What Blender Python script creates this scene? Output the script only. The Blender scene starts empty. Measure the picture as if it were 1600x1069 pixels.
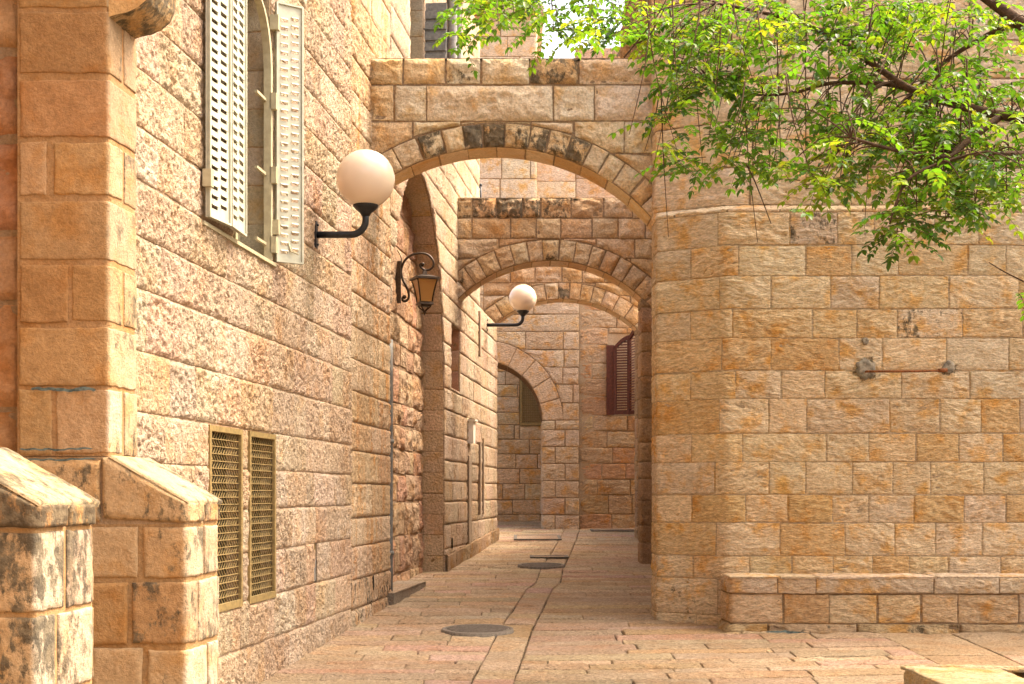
import bpy, math, random
import numpy as np
from mathutils import Vector

R = math.radians
F = 50.0 / 36.0 * 1600.0          # focal length in photo pixels
HY = 772.0                        # horizon row
EYE = 1.6
SLOPE = 0.037                     # the street climbs away from the viewer

# ------------------------------------------------------------------ camera, sky, sun
sc = bpy.context.scene
COL = sc.collection
cam = bpy.data.cameras.new("camera")
cam.lens = 50.0
cam.sensor_width = 36.0
cam.shift_y = (HY - 534.5) / 1600.0
cam.clip_start = 0.05
cam.clip_end = 2000.0
camo = bpy.data.objects.new("camera", cam)
camo.location = (0, 0, EYE)
camo.rotation_euler = (R(90), 0, 0)
COL.objects.link(camo)
sc.camera = camo

SUN_EL, SUN_AZ = 57.0, 70.0      # azimuth clockwise from +Y
world = bpy.data.worlds.new("World")
sc.world = world
world.use_nodes = True
wn = world.node_tree
bg = wn.nodes.get("Background") or wn.nodes.new("ShaderNodeBackground")
sky = wn.nodes.new("ShaderNodeTexSky")
sky.sky_type = 'NISHITA'
sky.sun_disc = False
sky.sun_elevation = R(SUN_EL)
sky.sun_rotation = R(SUN_AZ)
sky.air_density = 0.8
sky.dust_density = 7.0
sky.ozone_density = 0.6
veil = wn.nodes.new("ShaderNodeMix"); veil.data_type = 'RGBA'; veil.blend_type = 'MULTIPLY'   # bright warm haze over the sky
veil.inputs[0].default_value = 1.0; veil.inputs[7].default_value = (1.10, 1.0, .83, 1)
wn.links.new(sky.outputs[0], veil.inputs[6])
wn.links.new(veil.outputs[2], bg.inputs[0])
bg.inputs[1].default_value = 0.15
sl = bpy.data.lights.new("sun", 'SUN')
sl.energy = .5
sl.angle = R(11)
sl.color = (1.0, 0.93, 0.82)
so = bpy.data.objects.new("sun", sl)
sdir = Vector((math.cos(R(SUN_EL)) * math.sin(R(SUN_AZ)), math.cos(R(SUN_EL)) * math.cos(R(SUN_AZ)), math.sin(R(SUN_EL))))
so.rotation_euler = sdir.to_track_quat('Z', 'Y').to_euler()
so.location = (0, 0, 30)
COL.objects.link(so)
sc.view_settings.view_transform = 'Standard'
sc.view_settings.look = 'None'
sc.view_settings.exposure = 2.58
sc.view_settings.gamma = 1.0
sc.cycles.max_bounces = 8
sc.cycles.diffuse_bounces = 5
sc.cycles.transparent_max_bounces = 8

rng = random.Random(7)
# ------------------------------------------------------------------ noise
def _h(ix, iy, seed):
    a = (ix.astype(np.int64) * 374761393 + iy.astype(np.int64) * 668265263 + int(seed) * 974634777) & 0xFFFFFFFF
    a = ((a ^ (a >> 13)) * 1274126177) & 0xFFFFFFFF
    a = ((a ^ (a >> 16)) * 2246822519) & 0xFFFFFFFF
    return ((a ^ (a >> 15)) & 0xFFFFFF) / float(0xFFFFFF) * 2.0 - 1.0

def vn(x, y, seed=0):
    xi = np.floor(x); yi = np.floor(y)
    fx = x - xi; fy = y - yi
    ux = fx * fx * fx * (fx * (fx * 6 - 15) + 10)
    uy = fy * fy * fy * (fy * (fy * 6 - 15) + 10)
    xi = xi.astype(np.int64); yi = yi.astype(np.int64)
    a = _h(xi, yi, seed); b = _h(xi + 1, yi, seed)
    c = _h(xi, yi + 1, seed); d = _h(xi + 1, yi + 1, seed)
    return (a * (1 - ux) + b * ux) * (1 - uy) + (c * (1 - ux) + d * ux) * uy

def fbm(x, y, seed=0, o=4):
    r = np.zeros_like(x); w = 1.0
    for k in range(o):
        r = r + w * vn(x, y, seed + 17 * k); x = x * 2.03 + 3.1; y = y * 2.03 + 1.7; w *= 0.5
    return r / 1.7

def sstep(x):
    x = np.clip(x, 0, 1)
    return x * x * (3 - 2 * x)

# ------------------------------------------------------------------ mesh accumulator
class Acc:
    def __init__(s):
        s.V = []; s.Q = []; s.T = []; s.tint = []; s.rnd = []; s.n = 0
        s.qs = []; s.ts = []; s.qm = []; s.tm = []
    def verts(s, P, tint=(.5, .5, .5, 0), rnd=0.5):
        P = np.asarray(P, dtype=np.float64).reshape(-1, 3)
        k = len(P); b = s.n
        s.V.append(P); s.n += k
        t = np.empty((k, 4), dtype=np.float32); tt = np.asarray(tint, dtype=np.float32)
        t[:] = tt if tt.size == 4 or tt.ndim == 2 else np.append(tt, 0)
        s.tint.append(t)
        s.rnd.append(np.full(k, rnd, dtype=np.float32))
        return b
    def quads(s, q, smooth=True, mat=0):
        q = np.asarray(q, dtype=np.int32).reshape(-1, 4)
        s.Q.append(q); s.qs.append(np.full(len(q), smooth)); s.qm.append(np.full(len(q), mat, dtype=np.int32))
    def tris(s, q, smooth=True, mat=0):
        q = np.asarray(q, dtype=np.int32).reshape(-1, 3)
        s.T.append(q); s.ts.append(np.full(len(q), smooth)); s.tm.append(np.full(len(q), mat, dtype=np.int32))
    def grid(s, P, tint, rnd=.5, smooth=True, mat=0, N=None, closeu=False):
        nv, nu = P.shape[:2]
        b = s.verts(P.reshape(-1, 3), tint, rnd)
        i = np.arange(nu if closeu else nu - 1); j = np.arange(nv - 1)
        I, J = np.meshgrid(i, j)
        I2 = (I + 1) % nu
        q = np.stack([J * nu + I, J * nu + I2, (J + 1) * nu + I2, (J + 1) * nu + I], -1).reshape(-1, 4) + b
        if N is not None:
            jj, ii = nv // 2 - (nv // 2 == nv - 1), nu // 2 - (nu // 2 == nu - 1)
            a = P[jj, ii]; e1 = P[jj, ii + 1] - a; e2 = P[jj + 1, ii] - a
            if np.dot(np.cross(e1, e2), N) < 0: q = q[:, ::-1]
        s.quads(q, smooth, mat)
    def box(s, o, a, b, c, tint=(.5, .5, .5), mat=0, rnd=.5):
        o, a, b, c = [np.asarray(v, float) for v in (o, a, b, c)]
        P = [o, o + a, o + a + b, o + b, o + c, o + a + c, o + a + b + c, o + b + c]
        k = s.verts(P, tint, rnd)
        q = np.array([[0, 3, 2, 1], [4, 5, 6, 7], [0, 1, 5, 4], [1, 2, 6, 5], [2, 3, 7, 6], [3, 0, 4, 7]])
        if np.dot(np.cross(a, b), c) < 0: q = q[:, ::-1]
        s.quads(q + k, False, mat)
    def cbox(s, ctr, sx, sy, sz, tint=(.5, .5, .5), mat=0, ang=0.0):
        ca, sa = math.cos(ang), math.sin(ang)
        a = np.array([ca * sx, sa * sx, 0]); b = np.array([-sa * sy, ca * sy, 0]); c = np.array([0, 0, sz])
        s.box(np.asarray(ctr, float) - (a + b + c) / 2, a, b, c, tint, mat)
    def tube(s, pts, rad, n=10, tint=(.5, .5, .5), mat=0, cap=True, rnd=.5):
        pts = np.asarray(pts, float); m = len(pts)
        rad = np.broadcast_to(np.asarray(rad, float), (m,))
        T = np.gradient(pts, axis=0); T /= np.maximum(np.linalg.norm(T, axis=1, keepdims=True), 1e-9)
        u = np.cross(T[0], [0, 0, 1.0])
        if np.linalg.norm(u) < .1: u = np.cross(T[0], [0, 1.0, 0])
        u /= np.linalg.norm(u)
        rings = []
        an = np.linspace(0, 2 * np.pi, n, endpoint=False)
        for k in range(m):
            u = u - T[k] * np.dot(u, T[k]); u /= max(np.linalg.norm(u), 1e-9)
            w = np.cross(T[k], u)
            rings.append(pts[k] + rad[k] * (np.cos(an)[:, None] * u + np.sin(an)[:, None] * w))
        P = np.array(rings)
        b = s.n
        s.grid(P, tint, rnd, True, mat, None, closeu=True)
        if cap:
            c0 = s.verts([pts[0], pts[-1]], tint, rnd)
            i = np.arange(n); i2 = (i + 1) % n
            s.tris(np.stack([i2 + b, i + b, np.full(n, c0)], -1), True, mat)
            e = b + (m - 1) * n
            s.tris(np.stack([i + e, i2 + e, np.full(n, c0 + 1)], -1), True, mat)
    def lathe(s, ctr, prof, n=32, tint=(.5, .5, .5), mat=0, axis='z'):
        an = np.linspace(0, 2 * np.pi, n, endpoint=False)
        P = np.zeros((len(prof), n, 3))
        for k, (r, z) in enumerate(prof):
            P[k, :, 0] = r * np.cos(an); P[k, :, 1] = r * np.sin(an); P[k, :, 2] = z
        s.grid(P + np.asarray(ctr, float), tint, .5, True, mat, None, closeu=True)
    def build(s, name, mats, parent=None):
        V = np.concatenate(s.V)
        if parent is not None:
            V = V - np.array(world_loc(parent))
        me = bpy.data.meshes.new(name)
        Q = np.concatenate(s.Q) if s.Q else np.zeros((0, 4), np.int32)
        T = np.concatenate(s.T) if s.T else np.zeros((0, 3), np.int32)
        nq, nt = len(Q), len(T)
        me.vertices.add(len(V)); me.vertices.foreach_set("co", V.astype(np.float32).ravel())
        me.loops.add(nq * 4 + nt * 3)
        me.loops.foreach_set("vertex_index", np.concatenate([Q.ravel(), T.ravel()]).astype(np.int32))
        me.polygons.add(nq + nt)
        ls = np.concatenate([np.arange(nq) * 4, nq * 4 + np.arange(nt) * 3]).astype(np.int32)
        me.polygons.foreach_set("loop_start", ls)
        sm = np.concatenate([np.concatenate(s.qs) if s.qs else np.zeros(0, bool), np.concatenate(s.ts) if s.ts else np.zeros(0, bool)])
        me.polygons.foreach_set("use_smooth", sm.astype(bool))
        mi = np.concatenate([np.concatenate(s.qm) if s.qm else np.zeros(0, np.int32), np.concatenate(s.tm) if s.tm else np.zeros(0, np.int32)])
        me.polygons.foreach_set("material_index", mi.astype(np.int32))
        a = me.attributes.new("tint", 'FLOAT_COLOR', 'POINT'); a.data.foreach_set("color", np.concatenate(s.tint).ravel())
        a = me.attributes.new("rnd", 'FLOAT', 'POINT'); a.data.foreach_set("value", np.concatenate(s.rnd))
        me.update(calc_edges=True)
        for m in (mats if isinstance(mats, (list, tuple)) else [mats]): me.materials.append(m)
        o = bpy.data.objects.new(name, me); COL.objects.link(o)
        if parent is not None: o.parent = parent
        return o

def world_loc(o):
    v = Vector((0, 0, 0))
    while o is not None:
        v = v + o.location; o = o.parent
    return v

def tag(o, label=None, cat=None, group=None, kind=None):
    if label: o["label"] = label
    if cat: o["category"] = cat
    if group: o["group"] = group
    if kind: o["kind"] = kind
    return o

def thing(name, label, cat, loc, group=None):
    o = bpy.data.objects.new(name, None)
    o.empty_display_size = 0.2
    o.location = loc
    COL.objects.link(o)
    return tag(o, label, cat, group)

# ------------------------------------------------------------------ materials
def nd(nt, t, **k):
    n = nt.nodes.new(t)
    for a, b in k.items(): setattr(n, a, b)
    return n

def math_node(nt, op, a, b=None, clamp=False):
    n = nt.nodes.new("ShaderNodeMath"); n.operation = op; n.use_clamp = clamp
    for i, v in enumerate((a, b)):
        if v is None: continue
        if isinstance(v, (int, float)): n.inputs[i].default_value = v
        else: nt.links.new(v, n.inputs[i])
    return n.outputs[0]

def noise(nt, vec, scale, detail=4, rough=.55, w=None):
    n = nt.nodes.new("ShaderNodeTexNoise")
    n.noise_dimensions = '4D' if w is not None else '3D'
    nt.links.new(vec, n.inputs["Vector"])
    n.inputs["Scale"].default_value = scale
    n.inputs["Detail"].default_value = detail
    n.inputs["Roughness"].default_value = rough
    if w is not None: nt.links.new(w, n.inputs["W"])
    return n.outputs[0]

def ramp(nt, fac, a, b, lo=0.0, hi=1.0):
    n = nt.nodes.new("ShaderNodeMapRange")
    n.interpolation_type = 'SMOOTHSTEP'
    nt.links.new(fac, n.inputs[0])
    n.inputs[1].default_value = a; n.inputs[2].default_value = b
    n.inputs[3].default_value = lo; n.inputs[4].default_value = hi
    return n.outputs[0]

def mixc(nt, fac, a, b, mode='MIX'):
    n = nt.nodes.new("ShaderNodeMix"); n.data_type = 'RGBA'; n.blend_type = mode
    for sock, v in ((n.inputs[0], fac), (n.inputs[6], a), (n.inputs[7], b)):
        if isinstance(v, (int, float)): sock.default_value = v
        elif isinstance(v, tuple): sock.default_value = v if len(v) == 4 else v + (1,)
        else: nt.links.new(v, sock)
    return n.outputs[2]

def newmat(name):
    m = bpy.data.materials.new(name); m.use_nodes = True
    nt = m.node_tree
    b = nt.nodes.get("Principled BSDF")
    return m, nt, b

def stone_mat(name, pit=(120, .69, .76, .55), rust=(1.0, .66, .36), rust_amt=.7, pale=(1.18, 1.22, 1.28), bumpscale=60, bump=.5, stretch=(1, 1, 1), bdist=.012, speck=.22, mscale=5.0, rstretch=None):
    m, nt, bs = newmat(name)
    tc = nd(nt, "ShaderNodeTexCoord").outputs["Object"]
    at = nd(nt, "ShaderNodeAttribute", attribute_name="tint")
    rn = nd(nt, "ShaderNodeAttribute", attribute_name="rnd").outputs["Fac"]
    w = math_node(nt, 'MULTIPLY', rn, 61.0)
    mp = nd(nt, "ShaderNodeMapping"); nt.links.new(tc, mp.inputs[0]); mp.inputs["Scale"].default_value = stretch
    vec = mp.outputs[0]
    col = at.outputs["Color"]
    tr = tc
    if rstretch:
        mr = nd(nt, "ShaderNodeMapping"); nt.links.new(tc, mr.inputs[0]); mr.inputs["Scale"].default_value = rstretch; tr = mr.outputs[0]
    n1 = noise(nt, tr, mscale, 5, .6, w)
    tinted = mixc(nt, 1.0, col, rust, 'MULTIPLY')
    col = mixc(nt, ramp(nt, n1, .47, .68, 0, rust_amt), col, tinted)
    w2 = math_node(nt, 'ADD', w, 11.3)
    n2 = noise(nt, tr, mscale * 1.6, 4, .6, w2)
    paled = mixc(nt, 1.0, col, pale, 'MULTIPLY')
    col = mixc(nt, ramp(nt, n2, .5, .72, 0, .8), col, paled)
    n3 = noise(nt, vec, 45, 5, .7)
    g = ramp(nt, n3, .25, .75, 1 - speck, 1 + speck)  # stone grain, its contrast raised to put tooling relief shading into the colour
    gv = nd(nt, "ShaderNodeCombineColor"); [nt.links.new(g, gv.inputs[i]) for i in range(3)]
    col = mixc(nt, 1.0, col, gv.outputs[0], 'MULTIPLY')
    ms = nd(nt, "ShaderNodeMapping"); nt.links.new(tc, ms.inputs[0]); ms.inputs["Scale"].default_value = (1, 1, .6)
    big = noise(nt, ms.outputs[0], 1.7, 5, .62)
    col = mixc(nt, ramp(nt, big, .42, .70, 0, .75), col, mixc(nt, 1.0, col, (.88, .81, .72), 'MULTIPLY'))
    # small dark pits
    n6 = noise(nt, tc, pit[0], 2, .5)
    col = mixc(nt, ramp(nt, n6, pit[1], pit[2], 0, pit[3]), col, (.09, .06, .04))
    # lichen and soot, amount in the tint's alpha
    n4 = noise(nt, ms.outputs[0], 15, 8, .74)
    n5 = noise(nt, tc, 3.2, 3, .5, w)
    s1 = math_node(nt, 'ADD', math_node(nt, 'MULTIPLY', n4, .72), math_node(nt, 'MULTIPLY', n5, .35))
    th = math_node(nt, 'ADD', s1, math_node(nt, 'MULTIPLY', at.outputs["Alpha"], .34))
    lich = ramp(nt, th, .715, .81, 0, .88)
    has = ramp(nt, at.outputs["Alpha"], .01, .06)
    lich = math_node(nt, 'MULTIPLY', lich, has)
    lc = mixc(nt, ramp(nt, noise(nt, tc, 22, 3, .5), .4, .6), (.042, .038, .027), (.115, .097, .064))
    col = mixc(nt, lich, col, lc)
    nt.links.new(col, bs.inputs["Base Color"])
    bs.inputs["Roughness"].default_value = .88
    bs.inputs["Specular IOR Level"].default_value = .25
    bp = nd(nt, "ShaderNodeBump"); bp.inputs["Strength"].default_value = bump; bp.inputs["Distance"].default_value = bdist
    nb = noise(nt, vec, bumpscale, 6, .68)
    nt.links.new(nb, bp.inputs["Height"])
    nt.links.new(bp.outputs[0], bs.inputs["Normal"])
    return m

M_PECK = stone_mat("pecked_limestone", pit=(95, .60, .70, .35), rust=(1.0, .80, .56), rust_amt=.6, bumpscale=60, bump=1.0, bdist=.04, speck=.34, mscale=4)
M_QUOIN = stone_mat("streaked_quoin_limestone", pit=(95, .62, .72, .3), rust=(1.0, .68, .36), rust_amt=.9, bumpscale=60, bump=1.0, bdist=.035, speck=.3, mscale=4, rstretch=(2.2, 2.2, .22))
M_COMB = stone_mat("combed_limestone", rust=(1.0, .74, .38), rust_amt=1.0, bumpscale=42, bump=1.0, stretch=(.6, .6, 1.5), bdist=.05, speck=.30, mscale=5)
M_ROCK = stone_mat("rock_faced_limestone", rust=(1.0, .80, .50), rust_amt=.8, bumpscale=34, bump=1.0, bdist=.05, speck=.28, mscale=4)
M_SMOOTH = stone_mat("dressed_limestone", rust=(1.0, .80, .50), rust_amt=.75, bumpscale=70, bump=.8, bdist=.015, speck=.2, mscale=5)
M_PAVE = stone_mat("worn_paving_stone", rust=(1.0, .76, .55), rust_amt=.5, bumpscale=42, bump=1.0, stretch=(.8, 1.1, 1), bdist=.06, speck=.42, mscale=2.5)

def plain(name, col, rough=.6, metal=0.0, spec=.4, var=.15, scale=20, bump=0.0):
    m, nt, bs = newmat(name)
    tc = nd(nt, "ShaderNodeTexCoord").outputs["Object"]
    n = noise(nt, tc, scale, 5, .6)
    lo = tuple(c * (1 - var) for c in col); hi = tuple(min(1, c * (1 + var)) for c in col)
    nt.links.new(mixc(nt, ramp(nt, n, .3, .7), lo, hi), bs.inputs["Base Color"])
    bs.inputs["Roughness"].default_value = rough
    bs.inputs["Metallic"].default_value = metal
    bs.inputs["Specular IOR Level"].default_value = spec
    if bump:
        bp = nd(nt, "ShaderNodeBump"); bp.inputs["Strength"].default_value = bump; bp.inputs["Distance"].default_value = .01
        nt.links.new(noise(nt, tc, scale * 3, 4, .6), bp.inputs["Height"]); nt.links.new(bp.outputs[0], bs.inputs["Normal"])
    return m

M_SHUT = plain("painted_shutter_metal", (.40, .41, .335), .5, 0, .4, .14, 14)
M_OLIVE = plain("olive_painted_frame", (.36, .33, .22), .55, 0, .4, .15, 18)
M_BRASS = plain("brass_grille_paint", (.27, .20, .085), .5, .25, .5, .25, 30)
M_IRON = plain("black_iron", (.012, .014, .018), .42, .3, .5, .3, 40, .2)
M_BRONZE = plain("bronze_lantern_metal", (.05, .034, .022), .45, .5, .5, .35, 40, .2)
M_DARK = plain("dark_room", (.02, .017, .013), .9, 0, .1, .3, 6)
M_GREY = plain("grey_metal", (.16, .16, .15), .55, .2, .4, .25, 25)
M_WHITEBOX = plain("cream_painted_box", (.78, .76, .68), .5, 0, .4, .1, 12)
M_WOOD = plain("brown_shutter_wood", (.085, .022, .012), .55, 0, .35, .3, 25)
M_RUST = plain("rusted_iron", (.17, .065, .025), .85, 0, .2, .5, 60, .4)
M_CEMENT = plain("grey_cement_patch", (.20, .18, .145), .95, 0, .1, .45, 22, .6)
M_SOIL = plain("planter_soil", (.06, .036, .02), 1, 0, .1, .5, 40, 1.0)
M_COVER = plain("cast_iron_cover", (.14, .12, .10), .7, .2, .3, .3, 45, .5)
M_BLUE = plain("faded_blue_paint", (.10, .13, .125), .9, 0, .1, .5, 40, .3)
M_BARK = plain("tree_bark", (.075, .045, .028), .9, 0, .15, .4, 30, .7)
M_BASE = plain("ground_bedding", (.17, .125, .08), .95, 0, .1, .3, 8, .5)

def glass_mat():
    m, nt, bs = newmat("opal_globe_glass")
    bs.inputs["Base Color"].default_value = (.62, .52, .42, 1)
    bs.inputs["Roughness"].default_value = .22
    bs.inputs["Subsurface Weight"].default_value = .3
    bs.inputs["Subsurface Radius"].default_value = (.1, .08, .06)
    bs.inputs["Subsurface Scale"].default_value = .3
    bs.inputs["Coat Weight"].default_value = .2
    return m
M_OPAL = glass_mat()
def amber():
    m, nt, bs = newmat("amber_lantern_glass")
    bs.inputs["Base Color"].default_value = (.46, .25, .07, 1)
    bs.inputs["Roughness"].default_value = .3
    bs.inputs["Transmission Weight"].default_value = .25
    return m
M_AMBER = amber()
def pane_mat():
    m, nt, bs = newmat("dark_window_glass")
    bs.inputs["Base Color"].default_value = (.02, .022, .02, 1)
    bs.inputs["Roughness"].default_value = .08
    return m
M_PANE = pane_mat()
def leaf_mat():
    m, nt, bs = newmat("leaf")
    at = nd(nt, "ShaderNodeAttribute", attribute_name="tint").outputs["Color"]
    nt.links.new(at, bs.inputs["Base Color"])
    bs.inputs["Roughness"].default_value = .42
    bs.inputs["Specular IOR Level"].default_value = .35
    tr = nd(nt, "ShaderNodeBsdfTranslucent")
    br = mixc(nt, 1.0, at, (3.0, 2.5, .7), 'MULTIPLY')
    nt.links.new(br, tr.inputs[0])
    mx = nd(nt, "ShaderNodeMixShader"); mx.inputs[0].default_value = .45
    nt.links.new(bs.outputs[0], mx.inputs[1]); nt.links.new(tr.outputs[0], mx.inputs[2])
    out = nt.nodes.get("Material Output"); nt.links.new(mx.outputs[0], out.inputs[0])
    return m
M_LEAF = leaf_mat()

# ------------------------------------------------------------------ stone blocks
MORTAR = (.31, .22, .135, 0)
def hgt(style, u, v, d, seed):
    f = sstep(d / .022)
    if style == 'peck':
        v2 = v + .3 * u
        n = .75 * vn(u / .017, v2 / .030, seed) + .45 * vn(u / .011, v2 / .014, seed + 5) + .3 * vn(u / .07, v2 / .07, seed + 8)
        n = np.tanh(n * 2.2) * .75
        return .0125 * n * f + .008 * f
    if style == 'comb':
        v2 = v + .022 * vn(u / .09, v / .09, seed + 1) + .4 * u * math.sin(seed)
        n = .6 * vn(u / .06, v2 / .02, seed) + .4 * vn(u / .028, v2 / .012, seed + 3)
        return (.0115 * n + .008 * sstep(d / .08) * (.6 + .8 * vn(u / .2, v / .12, seed + 9))) * f
    if style == 'rock':
        r = 1 - np.abs(fbm(u / .14, v / .11, seed, 4)) * 1.6
        c = vn(u / .05, v / .045, seed + 7)
        return (.022 * sstep(d / .07) + .026 * (r - .5) + .006 * c + .022 * vn(u / .22, v / .2, seed + 31)) * sstep(d / .03)
    if style == 'rubble':
        return (.014 * sstep(d / .10) + .030 * fbm(u / .16, v / .16, seed, 4) + .010 * vn(u / .04, v / .04, seed + 4)) * sstep(d / .04)
    if style == 'smooth':
        return (.0022 * vn(u / .05, v / .05, seed) + .003 * fbm(u / .12, v / .12, seed + 3, 3)) * f
    if style == 'pave':
        v2 = v + .03 * vn(u / .2, v / .2, seed + 2)
        return (.005 * vn(u / .07, v2 / .05, seed) + .012 * fbm(u / .16, v2 / .13, seed + 3, 4)) * f
    return np.zeros_like(u)

TOOL = [1.0]
def stone(acc, pos, W, H, res=.012, tint=(.5, .35, .2), stain=0.0, style='smooth', joint=.008, proud=.012, bev=.012, seed=None, curved=False, mortar=MORTAR, vres=None, jit=.004, back=True, recolor=None):
    if W < .02 or H < .007: return
    seed = rng.randrange(1, 10 ** 6) if seed is None else seed
    j = joint / 2 * rng.uniform(.7, 1.4); b = min(bev, W * .3, H * .3)
    def axis(L, r):
        n = max(2, int(math.ceil((L - 2 * j - 2 * b) / r)) + 1)
        mid = np.linspace(j + b, L - j - b, n)
        return np.concatenate([[j, j + b * .12, j + b * .45], mid, [L - j - b * .45, L - j - b * .12, L - j]])
    su = axis(W, res); sv = axis(H, vres or res)
    U, Vv = np.meshgrid(su, sv)
    d = np.minimum(np.minimum(U - j, W - j - U), np.minimum(Vv - j, H - j - Vv))
    wj = [rng.uniform(-jit, jit) for _ in range(4)]
    ou, ov = rng.uniform(0, 50), rng.uniform(0, 50)
    x, y = U + ou, Vv + ov
    edge = np.sqrt(np.clip(1 - (1 - np.clip(d / max(b, 1e-6), 0, 1)) ** 2, 0, 1))
    h = proud * rng.uniform(.75, 1.25) * edge + hgt(style, x, y, d, seed % 9973) * rng.uniform(.65, 1.3)
    h = h + (vn(x / .3, y / .3, seed % 991) * .002)
    h[0, :] = h[-1, :] = -.012; h[:, 0] = h[:, -1] = -.012
    wob = .0035
    s2 = (U + wob * vn(x / .05, y / .05, 3) + wj[0] + wj[1] * (Vv / H - .5)) / W
    t2 = (Vv + wob * vn(x / .05, y / .05, 8) + wj[2] + wj[3] * (U / W - .5)) / H
    P, N = pos(np.clip(s2, 0, 1), np.clip(t2, 0, 1))
    P = P + N * h[..., None]
    rnd = rng.random()
    Nm = N[N.shape[0] // 2, N.shape[1] // 2]
    if callable(stain) or recolor:
        if not callable(stain): sv_ = stain; stain = lambda P: sv_
        pts = P.reshape(-1, 3)
        tv = np.empty((len(pts), 4), dtype=np.float32); tv[:, :3] = tint[:3]; tv[:, 3] = stain(pts)
        if recolor: tv[:, :3] *= recolor(pts)
        acc.grid(P, tv, rnd, True, 0, Nm)
    else:
        acc.grid(P, tuple(tint[:3]) + (stain,), rnd, True, 0, Nm)
    if back:
        nb = 24 if curved else 2
        S, T = np.meshgrid(np.linspace(0, 1, nb), np.linspace(0, 1, nb if curved == 2 else 2))
        P, N = pos(S, T)
        acc.grid(P, mortar, .5, True, 0, N[0, 0])

class Path:
    """horizontal path in plan with filleted corners; normals to the right of travel"""
    def __init__(s, pts, fil=.02):
        pts = [np.array(p, float) for p in pts]
        out = [pts[0]]
        for k in range(1, len(pts) - 1):
            f = fil[k] if isinstance(fil, (list, tuple)) else fil
            a, b, c = pts[k - 1], pts[k], pts[k + 1]
            e1 = (a - b) / np.linalg.norm(a - b); e2 = (c - b) / np.linalg.norm(c - b)
            for t in np.linspace(0, 1, 9):
                p0 = b + e1 * f; p2 = b + e2 * f
                out.append((1 - t) ** 2 * p0 + 2 * t * (1 - t) * b + t * t * p2)
        out.append(pts[-1])
        s.p = np.array(out)
        s.l = np.concatenate([[0], np.cumsum(np.linalg.norm(np.diff(s.p, axis=0), axis=1))])
        s.L = s.l[-1]
    def at(s, u):
        u = np.asarray(u, float)
        x = np.interp(u, s.l, s.p[:, 0]); y = np.interp(u, s.l, s.p[:, 1])
        e = .006
        dx = np.interp(u + e, s.l, s.p[:, 0]) - np.interp(u - e, s.l, s.p[:, 0])
        dy = np.interp(u + e, s.l, s.p[:, 1]) - np.interp(u - e, s.l, s.p[:, 1])
        m = np.maximum(np.hypot(dx, dy), 1e-9)
        return x, y, dy / m, -dx / m
    def u_of(s, p):
        q = np.linspace(0, s.L, 4000); x, y, _, _ = s.at(q)
        return q[np.argmin((x - p[0]) ** 2 + (y - p[1]) ** 2)]
    def pos(s, u0, u1, z0, z1):
        """z0, z1: numbers or functions of u"""
        f0 = z0 if callable(z0) else (lambda u: np.full_like(u, z0))
        f1 = z1 if callable(z1) else (lambda u: np.full_like(u, z1))
        def fn(S, T):
            u = u0 + (u1 - u0) * S
            a, b = f0(u), f1(u)
            x, y, nx, ny = s.at(u)
            return np.stack([x, y, a + (b - a) * T], -1), np.stack([nx, ny, np.zeros_like(nx)], -1)
        return fn

def lay_course(acc, path, u0, u1, z0, z1, cuts, holes=(), floor=None, pal=None, stainf=None, **kw):
    """one course of stones between u0 and u1; holes = (ua, ub, za, zb); floor(u) = lower limit (arch curve or ground)"""
    us = [u0] + [c for c in cuts if u0 + .05 < c < u1 - .05] + [u1]
    for a, b in zip(us[:-1], us[1:]):
        pieces = [(a, b, z0, z1)]
        for (ha, hb, za, zb) in holes:
            nw = []
            for (pa, pb, p0, p1) in pieces:
                if hb <= pa + .004 or ha >= pb - .004 or zb <= p0 + .004 or za >= p1 - .004:
                    nw.append((pa, pb, p0, p1)); continue
                if ha > pa + .004: nw.append((pa, ha, p0, p1))
                if hb < pb - .004: nw.append((hb, pb, p0, p1))
                ma, mb = max(pa, ha), min(pb, hb)
                if za > p0 + .03: nw.append((ma, mb, p0, za))
                if zb < p1 - .03: nw.append((ma, mb, zb, p1))
            pieces = nw
        for (pa, pb, p0, p1) in pieces:
            tint = pal() if pal else (.5, .35, .2)
            st = stainf((pa + pb) / 2, (p0 + p1) / 2) if stainf else 0.0
            lo = p0; curved = False
            if floor is not None:
                q = np.linspace(pa, pb, 41); fl = floor(q)
                if np.all(fl >= p1 - .006): continue
                if np.any(fl > p0 + .004):
                    ok = fl < p1 - .006
                    # clip the u range to where something of the stone is left
                    i = np.where(ok)[0]
                    runs = np.split(i, np.where(np.diff(i) > 1)[0] + 1)
                    for r in runs:
                        if len(r) < 2: continue
                        xa, xb = q[r[0]], q[r[-1]]
                        f = (lambda u, p0=p0: np.maximum(floor(u), p0))
                        hh = p1 - float(np.mean(np.maximum(fl[r], p0)))
                        stone(acc, path.pos(xa, xb, f, p1), xb - xa, hh, tint=tint, stain=st, curved=1, **kw)
                    continue
            stone(acc, path.pos(pa, pb, lo, p1), pb - pa, p1 - lo, tint=tint, stain=st, curved=1 if len(path.p) > 2 else 0, **kw)

def rcuts(u0, u1, lo, hi):
    c = []; u = u0 + rng.uniform(lo * .4, hi)
    while u < u1:
        c.append(u); u += rng.uniform(lo, hi)
    return c

def palette(cols, var=.08, w=None):
    def f():
        c = rng.choices(cols, w)[0]
        k = 1 + rng.uniform(-var, var)
        l = .3 * c[0] + .5 * c[1] + .2 * c[2]
        return tuple((l + (x - l) * .97) * k * (1 + rng.uniform(-var, var) * .4) for x in c)
    return f

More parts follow.
